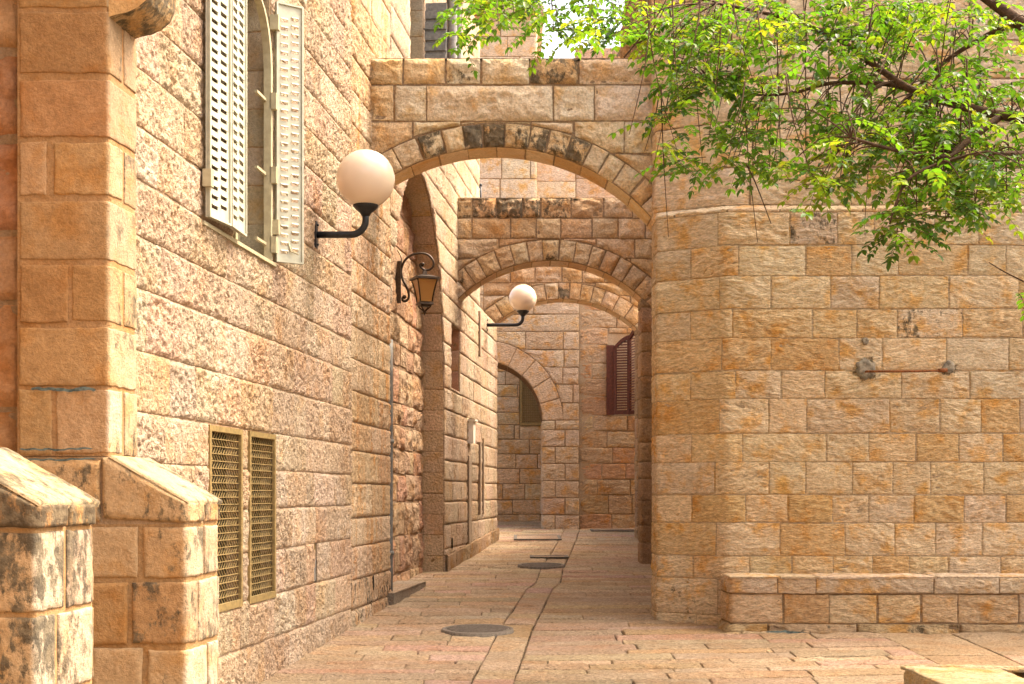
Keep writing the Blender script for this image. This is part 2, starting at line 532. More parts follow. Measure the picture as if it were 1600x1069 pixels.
PAL_LEFT = palette([(.53, .415, .30), (.49, .38, .27), (.56, .45, .335), (.52, .395, .27), (.53, .40, .29)], .08)
PAL_QUOIN = palette([(.57, .43, .28), (.54, .38, .23), (.58, .45, .31)], .06)
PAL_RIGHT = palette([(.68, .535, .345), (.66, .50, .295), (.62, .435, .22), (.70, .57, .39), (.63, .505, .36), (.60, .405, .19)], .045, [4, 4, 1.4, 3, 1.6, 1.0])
PAL_UPPER = palette([(.71, .56, .39), (.68, .52, .34), (.73, .59, .43)], .05)
PAL_ARCH = palette([(.63, .50, .325), (.61, .45, .26), (.57, .39, .19), (.65, .54, .385)], .06, [4, 3, 1.6, 2.4])
PAL_ARCH2 = palette([(.58, .44, .29), (.56, .40, .24), (.54, .37, .215), (.60, .47, .32)], .07)
PAL_DARK = palette([(.36, .25, .155), (.33, .225, .135), (.39, .27, .165)], .08)
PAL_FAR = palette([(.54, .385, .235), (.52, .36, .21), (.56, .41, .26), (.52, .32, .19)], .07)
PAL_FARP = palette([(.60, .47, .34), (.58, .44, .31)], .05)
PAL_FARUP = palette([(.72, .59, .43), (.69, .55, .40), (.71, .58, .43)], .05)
PAL_PIL = palette([(.34, .21, .095), (.39, .255, .13), (.31, .18, .075)], .08)
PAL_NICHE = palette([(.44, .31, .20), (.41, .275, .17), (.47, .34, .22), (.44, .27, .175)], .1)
PAL_PAVE = palette([(.43, .325, .215), (.40, .295, .195), (.45, .34, .225), (.43, .30, .175), (.44, .295, .22)], .10, [3, 3, 2, 1.5, 1])

def gz(Y): return SLOPE * Y
def PX(x, y, Y): return np.array([(x - 800) / F * Y, Y, EYE + (HY - y) / F * Y])

# ------------------------------------------------------------------ left house
WX, WS = -2.64, .1035
def wallx(Y): return WX + WS * Y
def LWY(x): return -WX / (WS - (x - 800) / F)           # depth on the left wall behind photo column x
def LWZ(x, y): return EYE + (HY - y) / F * LWY(x)
KU = math.hypot(1, WS)
LP = Path([(wallx(0), 0), (wallx(30), 30)])              # u = Y * KU ; street side is to the right of travel
NW = np.array([1 / KU, -WS / KU, 0]); DW = np.array([WS / KU, 1 / KU, 0])
def LW(Y, z, off=0.0): return np.array([wallx(Y), Y, z]) + NW * off

house = thing("stone_house", "long pale rough-stone house along the left, with slotted shutters and brass grilles", "house", (wallx(10), 10, gz(10)))
ZC = [.0, .33, .622, .919, 1.222, 1.503, 1.7625, 2.015, 2.325, 2.644, 2.908, 3.194, 3.463, 3.757, 4.05, 4.34, 4.63, 4.92, 5.21, 5.5, 5.79, 6.08, 6.4, 6.8, 7.3, 7.8, 8.4]
WIN = (8.80 * KU, 9.66 * KU, 3.172, 5.0)
GR1 = (8.30 * KU, 8.955 * KU, .895, 2.005)
GR2 = (9.11 * KU, 9.73 * KU, .895, 2.005)
SLIT = (17.97 * KU, 18.75 * KU, 2.95, 3.76)
UPWIN = (15.0 * KU, 15.9 * KU, 5.55, 7.3)
PLATE = (10.85 * KU, 10.97 * KU, .93, 1.222)
N0, N1, NS, NB = 13.9, 17.4, 2.88, 2.25
def niche_top(u):
    Y = np.asarray(u) / KU
    q = (Y - (N0 + N1) / 2) / ((N1 - N0) / 2)
    return np.where(np.abs(q) < 1, NS + NB * np.sqrt(np.clip(1 - q * q, 0, 1)), -5.0)
w = Acc(); wq = Acc()
holes = [WIN, GR1, GR2, SLIT, UPWIN, PLATE]
QZ = [.10, .605, .857, 1.146, 1.393, 1.689, 1.974, 2.22, 2.49, 2.763, 3.05, 3.34, 3.62, 3.9, 4.2, 4.5, 4.78, 5.07, 5.36, 5.65, 5.94, 6.3, 6.7, 7.2, 7.7, 8.4]
q0 = 12.15 * KU
for z0, z1 in zip(ZC[:-1], ZC[1:]):
    far = z0 > 5.7
    cuts = rcuts(6.9, q0 - .2, .34, .8)
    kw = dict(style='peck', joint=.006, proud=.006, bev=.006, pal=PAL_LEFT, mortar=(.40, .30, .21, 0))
    def st(u, z): return .25 if z < .75 and rng.random() < .6 else (.12 if rng.random() < .15 else 0)
    r1 = .045 if far else .0070
    mid = 10.6 * KU
    ca = [c for c in cuts if c < mid]
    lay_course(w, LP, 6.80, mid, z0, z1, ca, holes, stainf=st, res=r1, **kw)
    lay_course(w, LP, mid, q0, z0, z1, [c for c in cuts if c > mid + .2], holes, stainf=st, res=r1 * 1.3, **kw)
    if not far: lay_course(w, LP, 2.0 * KU, 5.44 * KU, z0, z1, rcuts(2.1, 5.3, .4, .8), [], stainf=st, res=.03, **kw)
    # beyond the niche and above it
    end = (20.8 if z0 > 4.3 else 23.0) * KU
    kw['joint'] = .011
    kw['proud'] = .013
    lay_course(w, LP, N0 * KU, end, z0, z1, [N1 * KU] + rcuts(N0 * KU, end, .45, .95), holes, floor=niche_top, res=.02 if z0 < 5.8 else .05, stainf=lambda u, z: .3 if z < gz(u) + .35 else (.18 if rng.random() < .2 else 0), **kw)
k = 0
for z0, z1 in zip(QZ[:-1], QZ[1:]):
    k += 1
    mid = q0 + (.85 if k % 2 else 1.15)
    lay_course(wq, LP, q0, N0 * KU, z0, z1, [mid] if z0 > .5 else [q0 + .4, mid], holes, pal=PAL_QUOIN, style='peck', joint=.008, proud=.010, bev=.010, res=.014 if z0 < 5.8 else .05,
               stainf=lambda u, z: .55 if z < .85 else (.1 if z < 1.4 else 0))
w.build("wall", M_PECK, house); wq.build("corner_stones", M_QUOIN, house)

# inside of the house: core, reveals, niche
core = Acc()
def prism(acc, plan, z0, z1, tint=(.4, .3, .2), mat=0):
    n = len(plan)
    b = acc.verts([(p[0], p[1], z0) for p in plan] + [(p[0], p[1], z1) for p in plan], tint)
    for i in range(n):
        j2 = (i + 1) % n
        acc.quads([[b + i, b + j2, b + n + j2, b + n + i]], False, mat)
    c = np.mean(np.array(plan), axis=0)
    kk = acc.verts([(c[0], c[1], z0), (c[0], c[1], z1)], tint)
    for i in range(n):
        j2 = (i + 1) % n
        acc.tris([[kk, b + j2, b + i], [kk + 1, b + n + i, b + n + j2]], False, mat)
e = .5
prism(core, [(wallx(-2) - e, -2), (wallx(22.95) - e, 22.95), (-9, 22.95), (-9, -2)], -1, 4.28)
prism(core, [(wallx(-2) - e, -2), (wallx(20.75) - e, 20.75), (-9, 20.75), (-9, -2)], 4.28, 8.4)
core.box((wallx(20.8) - .6, 20.74, 4.25), (.6, 0, 0), (0, .05, 0), (0, 0, 4.1), (.5, .38, .27))
core.box((wallx(23) - .6, 22.93, -.2), (.6, 0, 0), (0, .05, 0), (0, 0, 4.5), (.5, .38, .27))
core.box((wallx(0) - .1 + .68, 6.6, 8.38), (0.1, 14.2, 0) if False else (WS * 14.2, 14.2, 0), (-1, 0, 0), (0, 0, .05), (.5, .38, .27))
core.box(LW(-2, -.2, -.05), DW * 7.45, -NW * .4, (0, 0, 8.6), (.48, .34, .22))
core.box(LW(5.49, -.2, -.95), DW * 1.1, -NW * .05, (0, 0, 8.6), (.2, .12, .07))
core.box(LW(5.3, 4.95, -.05), DW * 1.3, -NW * .8, (0, 0, 3.4), (.48, .30, .14))
core.build("wall_core", M_SMOOTH, house)
cw = Acc()
cw.box((-9, -8, -.5), (22, 0, 0), (0, -3, 0), (0, 0, 9.5), (.52, .38, .25))  # unseen block added behind the camera to cut low frontal skylight
cw.build("low_sky_blocker", M_SMOOTH, house)
0 and core.build("wall_core", M_SMOOTH, house)

rv = Acc()
def reveal_stones(acc, p0, du, dv, n, nst, pal, res=.02, style='smooth', stain=0):
    """flat panel from p0 along du (width) and dv (height), stones stacked along dv"""
    p0, du, dv, n = [np.asarray(q, float) for q in (p0, du, dv, n)]
    W, H = np.linalg.norm(du), np.linalg.norm(dv)
    for k in range(nst):
        a, b = k / nst, (k + 1) / nst
        def fn(S, T, a=a, b=b):
            P = p0 + S[..., None] * du + (a + (b - a) * T)[..., None] * dv
            return P, np.broadcast_to(n, P.shape)
        stone(acc, fn, W, H / nst, tint=pal(), style=style, res=res, proud=.004, bev=.006, stain=stain)
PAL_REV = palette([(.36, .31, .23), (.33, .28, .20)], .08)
def opening_reveal(acc, hole, depth, nst, pal=PAL_REV, sill=True):
    Y0, Y1, z0, z1 = hole[0] / KU, hole[1] / KU, hole[2], hole[3]
    reveal_stones(acc, LW(Y1, z0), -NW * depth, (0, 0, z1 - z0), -DW, nst, pal)
    reveal_stones(acc, LW(Y0, z0), -NW * depth, (0, 0, z1 - z0), DW, nst, pal)
    reveal_stones(acc, LW(Y0, z0), DW * (Y1 - Y0) * KU, -NW * depth, (0, 0, 1), 1, pal)
    reveal_stones(acc, LW(Y0, z1), DW * (Y1 - Y0) * KU, -NW * depth, (0, 0, -1), 1, pal)
def reveal_of(hole, depth, nst, pal, par, name="reveal"):
    a = Acc(); opening_reveal(a, hole, depth, nst, pal); a.build(name, M_SMOOTH, par)

def back_panel(hole, depth, name, mat):
    a = Acc(); Y0, Y1, z0, z1 = hole[0] / KU, hole[1] / KU, hole[2], hole[3]
    a.box(LW(Y0, z0, -depth), DW * (Y1 - Y0) * KU, (0, 0, z1 - z0), -NW * .02, (.02, .02, .02))
    return a.build(name, mat, house)
def window_unit(hole, depth, cols, rows):
    a = Acc(); Y0, Y1, z0, z1 = hole[0] / KU, hole[1] / KU, hole[2], hole[3]
    Wd = (Y1 - Y0) * KU; t = .05
    def bar(u, z, uw, zh): a.box(LW(Y0, z, -depth) + DW * u, DW * uw, (0, 0, zh), NW * .05)
    bar(0, z0, t, z1 - z0); bar(Wd - t, z0, t, z1 - z0); bar(t, z0, Wd - 2 * t, t); bar(t, z1 - t, Wd - 2 * t, t)
    for c in range(1, cols): bar(Wd * c / cols - .02, z0 + t, .04, z1 - z0 - 2 * t)
    for r in range(1, rows):
        a.box(LW(Y0, z0 + (z1 - z0) * r / rows - .015, -depth + .004) + DW * t, DW * (Wd - 2 * t), (0, 0, .03), NW * .04)
    fr = a.build("window", M_OLIVE, house)
    p = Acc(); p.box(LW(Y0, z0, -depth - .01), DW * Wd, (0, 0, z1 - z0), -NW * .01)
    p.build("pane", M_PANE, fr)
    return fr
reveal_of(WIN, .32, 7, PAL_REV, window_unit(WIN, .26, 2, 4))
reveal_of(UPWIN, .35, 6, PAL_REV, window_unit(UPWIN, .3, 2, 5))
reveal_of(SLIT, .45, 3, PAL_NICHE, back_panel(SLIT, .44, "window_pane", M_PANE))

# pale frame standing in the window mouth, with hinge arms and an arched head
wf = Acc()
zb, zs = 3.18, 4.47
yb = 9.60
pts = [LW(yb, z, .01) for z in np.linspace(zb, zs, 6)]
for a in np.linspace(.15, 1.0, 8):
    pts.append(LW(yb - .38 * (1 - math.cos(a * math.pi / 2)), zs + .42 * math.sin(a * math.pi / 2), .01))
for p0, p1 in zip(pts[:-1], pts[1:]):
    wf.box(p0 - NW * .04, DW * .045, NW * .05, p1 - p0)
yb2 = 8.86
for p0, p1 in zip(pts[:-1], pts[1:]):
    m0 = p0 + DW * 2 * (9.22 - p0[1]); m1 = p1 + DW * 2 * (9.22 - p1[1])
    wf.box(m0 - NW * .04, DW * -.045, NW * .05, m1 - m0)
for z in (3.28, 3.75, 4.25):
    wf.box(LW(8.86, z, -.02), DW * .03, NW * .08, (0, 0, .02)); wf.box(LW(9.38, z, -.03), DW * .25, NW * .02, (0, 0, .018))
    wf.box(LW(9.60, z - .05, .01), DW * .05, NW * .045, (0, 0, .11))
wf.box(LW(8.15, 3.145, .0), DW * 1.55, NW * .035, (0, 0, .022))
wf.build("window_frame", M_OLIVE, house)

def shutter(p0, p1, z0, z1, cols=2):
    """slotted metal leaf from plan point p0 to p1"""
    a = Acc()
    p0 = np.array([p0[0], p0[1], 0.]); p1 = np.array([p1[0], p1[1], 0.])
    W = np.linalg.norm(p1 - p0); U = (p1 - p0) / W; N = np.array([U[1], -U[0], 0])
    t = .006
    pitch = .0565; n = int((z1 - z0 - .12) / pitch)
    mg = .022; cw = (W - 2 * mg) / cols
    def pl(u0, u1, za, zb, off=0.0, th=t): a.box(p0 + U * u0 + N * off + np.array([0, 0, za]), U * (u1 - u0), N * th, (0, 0, zb - za))
    xs = []
    for c in range(cols):
        u0 = mg + cw * c + cw * .17; u1 = mg + cw * (c + 1) - cw * .17; xs.append((u0, u1))
    prev = 0
    for (u0, u1) in xs + [(W, W)]:
        pl(prev, u0, z0, z1); prev = u1
    for c, (u0, u1) in enumerate(xs):
        zz = z0; off = .06 + (.02 if c % 2 else 0)
        for k in range(n):
            s0 = z0 + off + k * pitch; s1 = s0 + .019
            pl(u0, u1, zz, s0); zz = s1
            # pressed hood over the slot
            o = p0 + U * u0 + N * t + np.array([0, 0, s1 + .006])
            a.box(o, U * (u1 - u0), N * .009 + np.array([0, 0, -.010]), N * .002 + np.array([0, 0, .003]))
        pl(u0, u1, zz, z1)
    # rim
    for u in (0, W - .012): pl(u, u + .012, z0, z1, -.012, .030)
    pl(.012, W - .012, z0, z0 + .012, -.012, .030); pl(.012, W - .012, z1 - .012, z1, -.012, .030)
    return a.build("shutter", M_SHUT, house)
sz0, sz1 = 3.19, 4.95
def wp(Y, off): p = LW(Y, 0, off); return (p[0], p[1])
shutter(wp(8.16, .05), wp(8.45, .085), sz0, sz1)
shutter(wp(8.455, .09), wp(8.80, .075), sz0, sz1)
s3 = shutter(wp(9.68, .03), (wp(9.68, .03)[0] + .165, 9.80), sz0 - .01, sz1)
for z in (3.36, 4.75):
    hg = Acc(); hg.box(LW(8.13, z, .03), DW * .05, NW * .05, (0, 0, .1)); hg.build("hinge", M_OLIVE, house)
    hg = Acc(); hg.box(LW(9.64, z, .0), DW * .05, NW * .06, (0, 0, .1)); hg.build("hinge", M_OLIVE, house)
hg = Acc(); hg.tube([LW(9.74, 3.33, .1), LW(9.74, 3.26, .12), LW(9.76, 3.24, .17)], .006, 6)
hg.build("catch", M_OLIVE, s3)

def grille(hole):
    Y0, Y1, z0, z1 = hole[0] / KU, hole[1] / KU, hole[2], hole[3]
    Wd = (Y1 - Y0) * KU; f = .034
    fr = Acc()
    def bar(u0, u1, za, zb, o0=.0, th=.02): fr.box(LW(Y0, za, o0) + DW * u0, DW * (u1 - u0), NW * th, (0, 0, zb - za))
    bar(0, f, z0, z1); bar(Wd - f, Wd, z0, z1); bar(f, Wd - f, z1 - f, z1); bar(f, Wd - f, z0, z0 + f * 1.3)
    o = fr.build("grille", M_BRASS, house)
    a = Acc()
    n = 25; zz = np.linspace(z0 + f, z1 - f, n)
    for z in zz: a.box(LW(Y0, z - .00275, -.004) + DW * f, DW * (Wd - 2 * f), NW * .006, (0, 0, .0055))
    m = 13; us = np.linspace(f, Wd - f, m); du = us[1] - us[0]
    for i in range(n - 1):
        for k in range(m - 1):
            s = 1 if i % 2 else -1
            u0, u1 = (us[k], us[k + 1]) if s > 0 else (us[k + 1], us[k])
            P0 = LW(Y0, zz[i], -.010) + DW * u0; P1 = LW(Y0, zz[i + 1], -.010) + DW * u1
            a.box(P0, DW * .0085, NW * .005, P1 - P0)
    a.build("mesh", M_BRASS, o)
    reveal_of(hole, .2, 3, PAL_LEFT, o)
    d = Acc(); d.box(LW(Y0, z0, -.09), DW * Wd, (0, 0, z1 - z0), -NW * .02); d.build("dark_backing", M_DARK, o)
grille(GR1); grille(GR2)

# the tall arched niche
nw_ = Acc()
ND = .27
P2 = Path([tuple(LW(N0 - .4, 0, -ND)[:2]), tuple(LW(N1 + .3, 0, -ND)[:2])])
zz = .35
NWIN = (1.62, 2.0, 1.75, 3.05); NDOOR = (.62, 1.15, 2.25, 2.95)
while zz < 5.3:
    hh = rng.uniform(.24, .42); z1 = min(zz + hh, 5.3)
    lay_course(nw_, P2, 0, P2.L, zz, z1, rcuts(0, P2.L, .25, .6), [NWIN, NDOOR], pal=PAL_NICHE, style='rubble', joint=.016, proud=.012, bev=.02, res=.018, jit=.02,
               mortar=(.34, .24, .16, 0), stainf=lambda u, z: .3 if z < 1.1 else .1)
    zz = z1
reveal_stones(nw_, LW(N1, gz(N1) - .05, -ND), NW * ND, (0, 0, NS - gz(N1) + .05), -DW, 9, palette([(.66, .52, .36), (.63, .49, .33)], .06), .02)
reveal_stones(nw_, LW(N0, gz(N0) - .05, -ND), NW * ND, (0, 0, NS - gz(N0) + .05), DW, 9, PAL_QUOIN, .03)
# arch soffit of the niche
ang = np.linspace(0, math.pi, 16)
for k in range(15):
    def fn(S, T, k=k):
        a = ang[k] + (ang[k + 1] - ang[k]) * S
        Y = (N0 + N1) / 2 + (N1 - N0) / 2 * np.cos(a); z = NS + NB * np.sin(a)
        X = wallx(Y)
        P = np.stack([X, Y, z], -1) - NW * (ND * T)[..., None]
        n = np.stack([0 * a, -np.cos(a), -np.sin(a)], -1)
        return P, n
    stone(nw_, fn, .42, ND, tint=PAL_QUOIN(), style='smooth', res=.04, proud=.006, curved=1)
nw_.build("niche_wall", M_ROCK, house)
lo = Acc()
def p2(u, z, off): x, y, nx, ny = P2.at(u); return np.array([x + nx * off, y + ny * off, z])
zz = NWIN[2]
while zz < NWIN[3]:
    lo.box(p2(NWIN[0] + .02, zz, -.05), DW * (NWIN[1] - NWIN[0] - .04), NW * .03 + np.array([0, 0, -.02]), (0, 0, .012)); zz += .05
for u in (NWIN[0], NWIN[1] - .03): lo.box(p2(u, NWIN[2], -.06), DW * .03, NW * .06, (0, 0, NWIN[3] - NWIN[2]))
lo.build("louvre_window", M_OLIVE, house)
dk = Acc()
dk.box(p2(NDOOR[0], NDOOR[2], -.14), DW * (NDOOR[1] - NDOOR[0]), NW * .03, (0, 0, NDOOR[3] - NDOOR[2]))
dk.box(p2(NWIN[0], NWIN[2], -.14), DW * (NWIN[1] - NWIN[0]), NW * .03, (0, 0, NWIN[3] - NWIN[2]))
dk.build("window_pane", M_PANE, house)
stp = Acc()
def fn(S, T):
    P = LW(13.75, gz(14.5) + .10, -.25)[None, None] + S[..., None] * DW * 1.9 + T[..., None] * NW * .33
    return P, np.broadcast_to(np.array([0, 0, 1.]), P.shape)
stone(stp, fn, 1.9, .33, tint=(.40, .32, .24), style='pave', res=.025, stain=.3)
stp.box(LW(13.75, gz(13) - .1, -.25), DW * 1.9, NW * .325, (0, 0, .26), (.26, .21, .16))
stp.build("doorstep", M_PAVE, house)

# plinth along the foot of the far stretch
pl = Acc(); u = N1 + .02
while u < 22.9:
    L = rng.uniform(.4, .8); e2 = min(u + L, 22.95)
    def fn(S, T, u=u, e2=e2):
        Y = u + (e2 - u) * S
        P = np.stack([wallx(Y), Y, gz(Y) - .03 + T * (.24)], -1) + NW * .05
        return P, np.broadcast_to(NW, P.shape)
    stone(pl, fn, e2 - u, .24, tint=PAL_DARK(), stain=.35, style='comb', res=.02)
    pl.box(LW(u, gz(u) + .2, 0), DW * (e2 - u), NW * .052, (0, 0, .012), (.38, .27, .18))
    u = e2
pl.build("plinth", M_COMB, house)
# rusted hole and small strips on the wall
sm = Acc()
sm.box(LW(10.86, .935, -.03), DW * .10, NW * .025, (0, 0, .17), (.2, .2, .2)); sm.build("cover_plate", M_GREY, house)
sm = Acc(); sm.box(LW(10.86, 1.11, -.03), DW * .10, NW * .02, (0, 0, .11)); sm.build("brass_plate", M_BRASS, house)
hol = Acc()
hol.lathe((0, 0, 0), [(0.001, 0), (.02, .004), (.035, .0), (.03, -.01)], 9)
hol.V[-1] = np.stack([hol.V[-1][:, 2] * 1.0, hol.V[-1][:, 0] * 1.5, hol.V[-1][:, 1] * 2.2], -1) + LW(13.05, .78, .02)
hol.build("wall_hole", M_DARK, house)
hol = Acc()
hol.lathe((0, 0, 0), [(0.001, 0), (.02, .004), (.035, .0), (.03, -.01)], 9)
hol.V[-1] = np.stack([hol.V[-1][:, 2] * 1.0, hol.V[-1][:, 0] * 2.2, hol.V[-1][:, 1] * 2.2], -1) + LW(18.0, .98, .025)
hol.build("wall_hole", M_DARK, house)
# strips of conduit cover on the far stretch
for (Y, z0, z1, wd, dp) in ((19.4, .85, 2.12, .26, .05), (20.55, 1.3, 2.35, .12, .06), (21.0, 1.3, 2.42, .10, .05), (20.6, 3.6, 4.25, .10, .05)):
    cs = Acc(); cs.box(LW(Y, z0, 0), DW * wd, NW * dp, (0, 0, z1 - z0), (.30, .24, .18)); cs.build("conduit_cover", M_SMOOTH, house)
us_ = Acc()
for k in range(12):
    us_.box(LW(15.92, 5.6 + k * .12, .0), DW * .02, NW * .25 + np.array([0, 0, .0]), (0, 0, .085))
us_.box(LW(15.94, 5.5, .0), DW * .012, NW * .26, (0, 0, 1.6))
us_.build("shutter", M_GREY, house)

# drainpipes
def pipe(label, Y, z0, z1, off, r, name="drainpipe"):
    t = thing(name, label, "pipe", tuple(LW(Y, z0, off)))
    a = Acc(); a.tube([LW(Y, z, off) for z in np.linspace(z0, z1, 8)], r, 10); a.build("tube", M_GREY, t)
    for z in np.arange(z0 + .5, z1, 1.1):
        c = Acc(); c.tube([LW(Y, z - .02, off), LW(Y, z + .02, off)], r * 1.3, 10); c.build("clamp", M_GREY, t)
pipe("thin grey pipe running up the house corner beside the lantern niche", 14.02, gz(14), 3.12, -.02, .035)
pipe("paired grey downpipe on the upper house wall above the first arch", 17.6, 6.15, 8.2, .08, .06)
pipe("second slimmer downpipe on the upper house wall, behind the paired one", 18.1, 6.3, 8.2, .08, .05)

mb = thing("meter_box", "small cream meter box with peaked top on the shaded alley wall", "box", tuple(LW(19.5, 1.98, .0)))
a = Acc(); zb_ = LWZ(731, 693); 
a.box(LW(19.45, zb_, .0), DW * .22, NW * .1, (0, 0, .30)); a.build("case", M_WHITEBOX, mb)
a = Acc(); a.box(LW(19.42, zb_ + .30, 0), DW * .28, NW * .13, (0, 0, .025)); a.build("lid", M_WHITEBOX, mb)

# ------------------------------------------------------------------ portal on the near left
def dP(d, Y): return (wallx(Y) + d, Y)
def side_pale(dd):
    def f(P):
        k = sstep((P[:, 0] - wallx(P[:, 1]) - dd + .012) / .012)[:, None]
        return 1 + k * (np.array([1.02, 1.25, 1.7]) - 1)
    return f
pil = thing("stone_pilaster", "tall orange dressed-stone door pilaster with a moulded cornice at the left edge", "pilaster", (dP(-.1, 6.7)[0], 6.7, gz(6.7)))
PZ = [1.772, 2.093, 2.382, 2.669, 2.964, 3.238, 3.525, 3.835, 4.15, 4.5, 4.9]
pp = Path([dP(-.32, 6.56), dP(.10, 6.56), dP(.10, 6.90), dP(-.1, 6.90)], .010)
a = Acc()
for i, (z0, z1) in enumerate(zip(PZ[:-1], PZ[1:])):
    cu = [] if z1 > 3.3 and z1 < 3.9 else [[.17], [], [.24], [], [.15], [.28]][i % 6]
    if i % 2 == 0: cu = cu + [.42 + .17]
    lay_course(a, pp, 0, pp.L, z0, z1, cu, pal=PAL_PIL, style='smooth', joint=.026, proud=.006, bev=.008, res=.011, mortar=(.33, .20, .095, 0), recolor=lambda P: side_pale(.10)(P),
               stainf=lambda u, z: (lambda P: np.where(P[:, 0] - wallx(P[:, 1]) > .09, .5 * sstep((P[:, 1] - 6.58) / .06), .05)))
a.build("shaft", M_SMOOTH, pil)
a = Acc()
pr = Path([dP(-1.2, 6.63), dP(-.30, 6.63)], .01)
zz = .3
while zz < 5:
    z1 = zz + rng.uniform(.3, .55)
    lay_course(a, pr, 0, pr.L, zz, z1, [.5], pal=palette([(.40, .22, .10), (.36, .19, .10), (.42, .25, .13)]), style='rock', joint=.018, proud=.0, bev=.02, res=.015, stainf=lambda u, z: .12)
    zz = z1
a.build("door_jamb", M_SMOOTH, pil)
# cornice: cove profile carried along the street side
prof = [(0, 0), (.035, .012), (.085, .022), (.135, .045), (.175, .08), (.195, .125), (.2, .17), (.2, .30), (.0, .30)]
pd = np.array(prof)
dense = np.concatenate([np.linspace(pd[i], pd[i + 1], 7)[:-1] for i in range(len(pd) - 1)] + [pd[-1:]])
ys = np.linspace(6.56, 6.88, 30)
P = np.zeros((len(dense), len(ys), 3))
for k, (dd, dz) in enumerate(dense):
    nn = .004 * vn(ys * 20, np.full_like(ys, k * .4), 4)
    P[k, :, 0] = wallx(ys) + .10 + dd + nn; P[k, :, 1] = ys; P[k, :, 2] = 3.80 + dz + nn
a = Acc(); a.grid(P, (.34, .25, .14, .75), .3)
for yy in (ys[0], ys[-1]):
    b = a.verts([(wallx(yy) + .10 + d_, yy, 3.80 + z_) for d_, z_ in dense] + [(wallx(yy) + .1, yy, 4.0)], (.45, .28, .12, .3), .4)
    n = len(dense)
    a.tris([[b + i, b + i + 1, b + n] for i in range(n - 1)], False)
a.build("cornice", M_SMOOTH, pil)
# smears of blue paint
for (x0, x1, y, hpx, wob) in ((48, 150, 608, 7, 3), (30, 145, 702, 4, 2), (30, 150, 718, 4, 2)):
    m = 30; xs = np.linspace(x0, x1, m); 
    c = np.array([y + wob * vn(np.array([k * .35]), np.array([.5 + x0]), 2)[0] for k in range(m)])
    hh = np.array([hpx * (.55 + .6 * abs(vn(np.array([k * .5]), np.array([7.5 + y]), 3)[0])) for k in range(m)])
    hh[0] = hh[-1] = .5
    P = np.array([[PX(xs[k], c[k] - hh[k] / 2, 6.538) for k in range(m)], [PX(xs[k], c[k] + hh[k] / 2, 6.538) for k in range(m)]])
    bl = Acc(); bl.grid(P, (.05, .1, .12)); bl.build("paint_smear", M_BLUE, pil)

def buttress(Yf, Yr, zs, label, stain):
    t = thing("stone_buttress", label, "buttress", (dP(.3, Yf)[0], (Yf + Yr) / 2, gz(Yf)), "low sloped buttresses flanking the doorway")
    d0, d1, dm = -.34, .455, .10
    p = Path([dP(d0, Yf), dP(d1, Yf), dP(d1, Yr), dP(dm, Yr)], .014)
    def pal(): return PAL_PIL() if rng.random() < .7 else (.40, .28, .155)
    ue = (d1 - d0); L2 = ue + (Yr - Yf)
    ztop_in = 1.775; ztop_out = 1.57
    def top(u):
        q = np.clip((u - (dm - d0)) / (d1 - dm), 0, 1); q = np.where(u > L2, np.clip(1 - (u - L2) / (d1 - dm), 0, 1), q)
        return ztop_in + (ztop_out - ztop_in) * q
    a = Acc()
    for i, (z0, z1) in enumerate(zip(zs[:-1], zs[1:])):
        st = (lambda u, z: stain[0] if u > ue - .1 else stain[1])
        cu = [[ue * .38, ue + .22], [ue * .45, ue * .76, ue + .30], [ue * .35, ue * .68, ue + .16]][i % 3]
        if i == len(zs) - 2: cu = [ue * .44, ue * .74, ue + .24]
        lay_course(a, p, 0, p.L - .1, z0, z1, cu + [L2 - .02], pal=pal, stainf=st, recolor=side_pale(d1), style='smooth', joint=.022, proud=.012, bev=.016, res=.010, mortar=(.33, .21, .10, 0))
    a.build("courses", M_SMOOTH, t)
    a = Acc()
    for uu, vv in ((0, dm - d0 - .03), (dm - d0 - .03, ue + .24), (ue + .24, L2 - .02), (L2 - .02, p.L - .1)):
        stone(a, p.pos(uu, vv, zs[-1], top), vv - uu, .16, tint=pal(), stain=stain[2], style='smooth', joint=.014, proud=.020, bev=.018, res=.010, curved=1)
    def fn(S, T):
        d = dm + .004 + (d1 - dm + .014) * S; Y = Yf - .016 + (Yr - Yf + .032) * T
        P = np.stack([wallx(Y) + d, Y, ztop_in + (ztop_out - ztop_in) * (d - dm) / (d1 - dm)], -1)
        n = np.array([.37, 0, .93]); return P, np.broadcast_to(n, P.shape)
    stone(a, fn, .5, Yr - Yf, tint=(.36, .28, .17), stain=stain[3], style='smooth', joint=.002, proud=.016, bev=.02, res=.010)
    a.build("sloped_cap", M_SMOOTH, t)

buttress(6.56, 7.04, [.2, .6, .894, 1.204, 1.461], "clean orange stone buttress with sloped cap, between pilaster foot and brass grilles", (.50, .05, .55, .50))
buttress(4.98, 5.49, [.1, .5, .87, 1.176, 1.479], "soot-blackened stone buttress with sloped cap in the near left corner", (.66, .30, .78, .62))

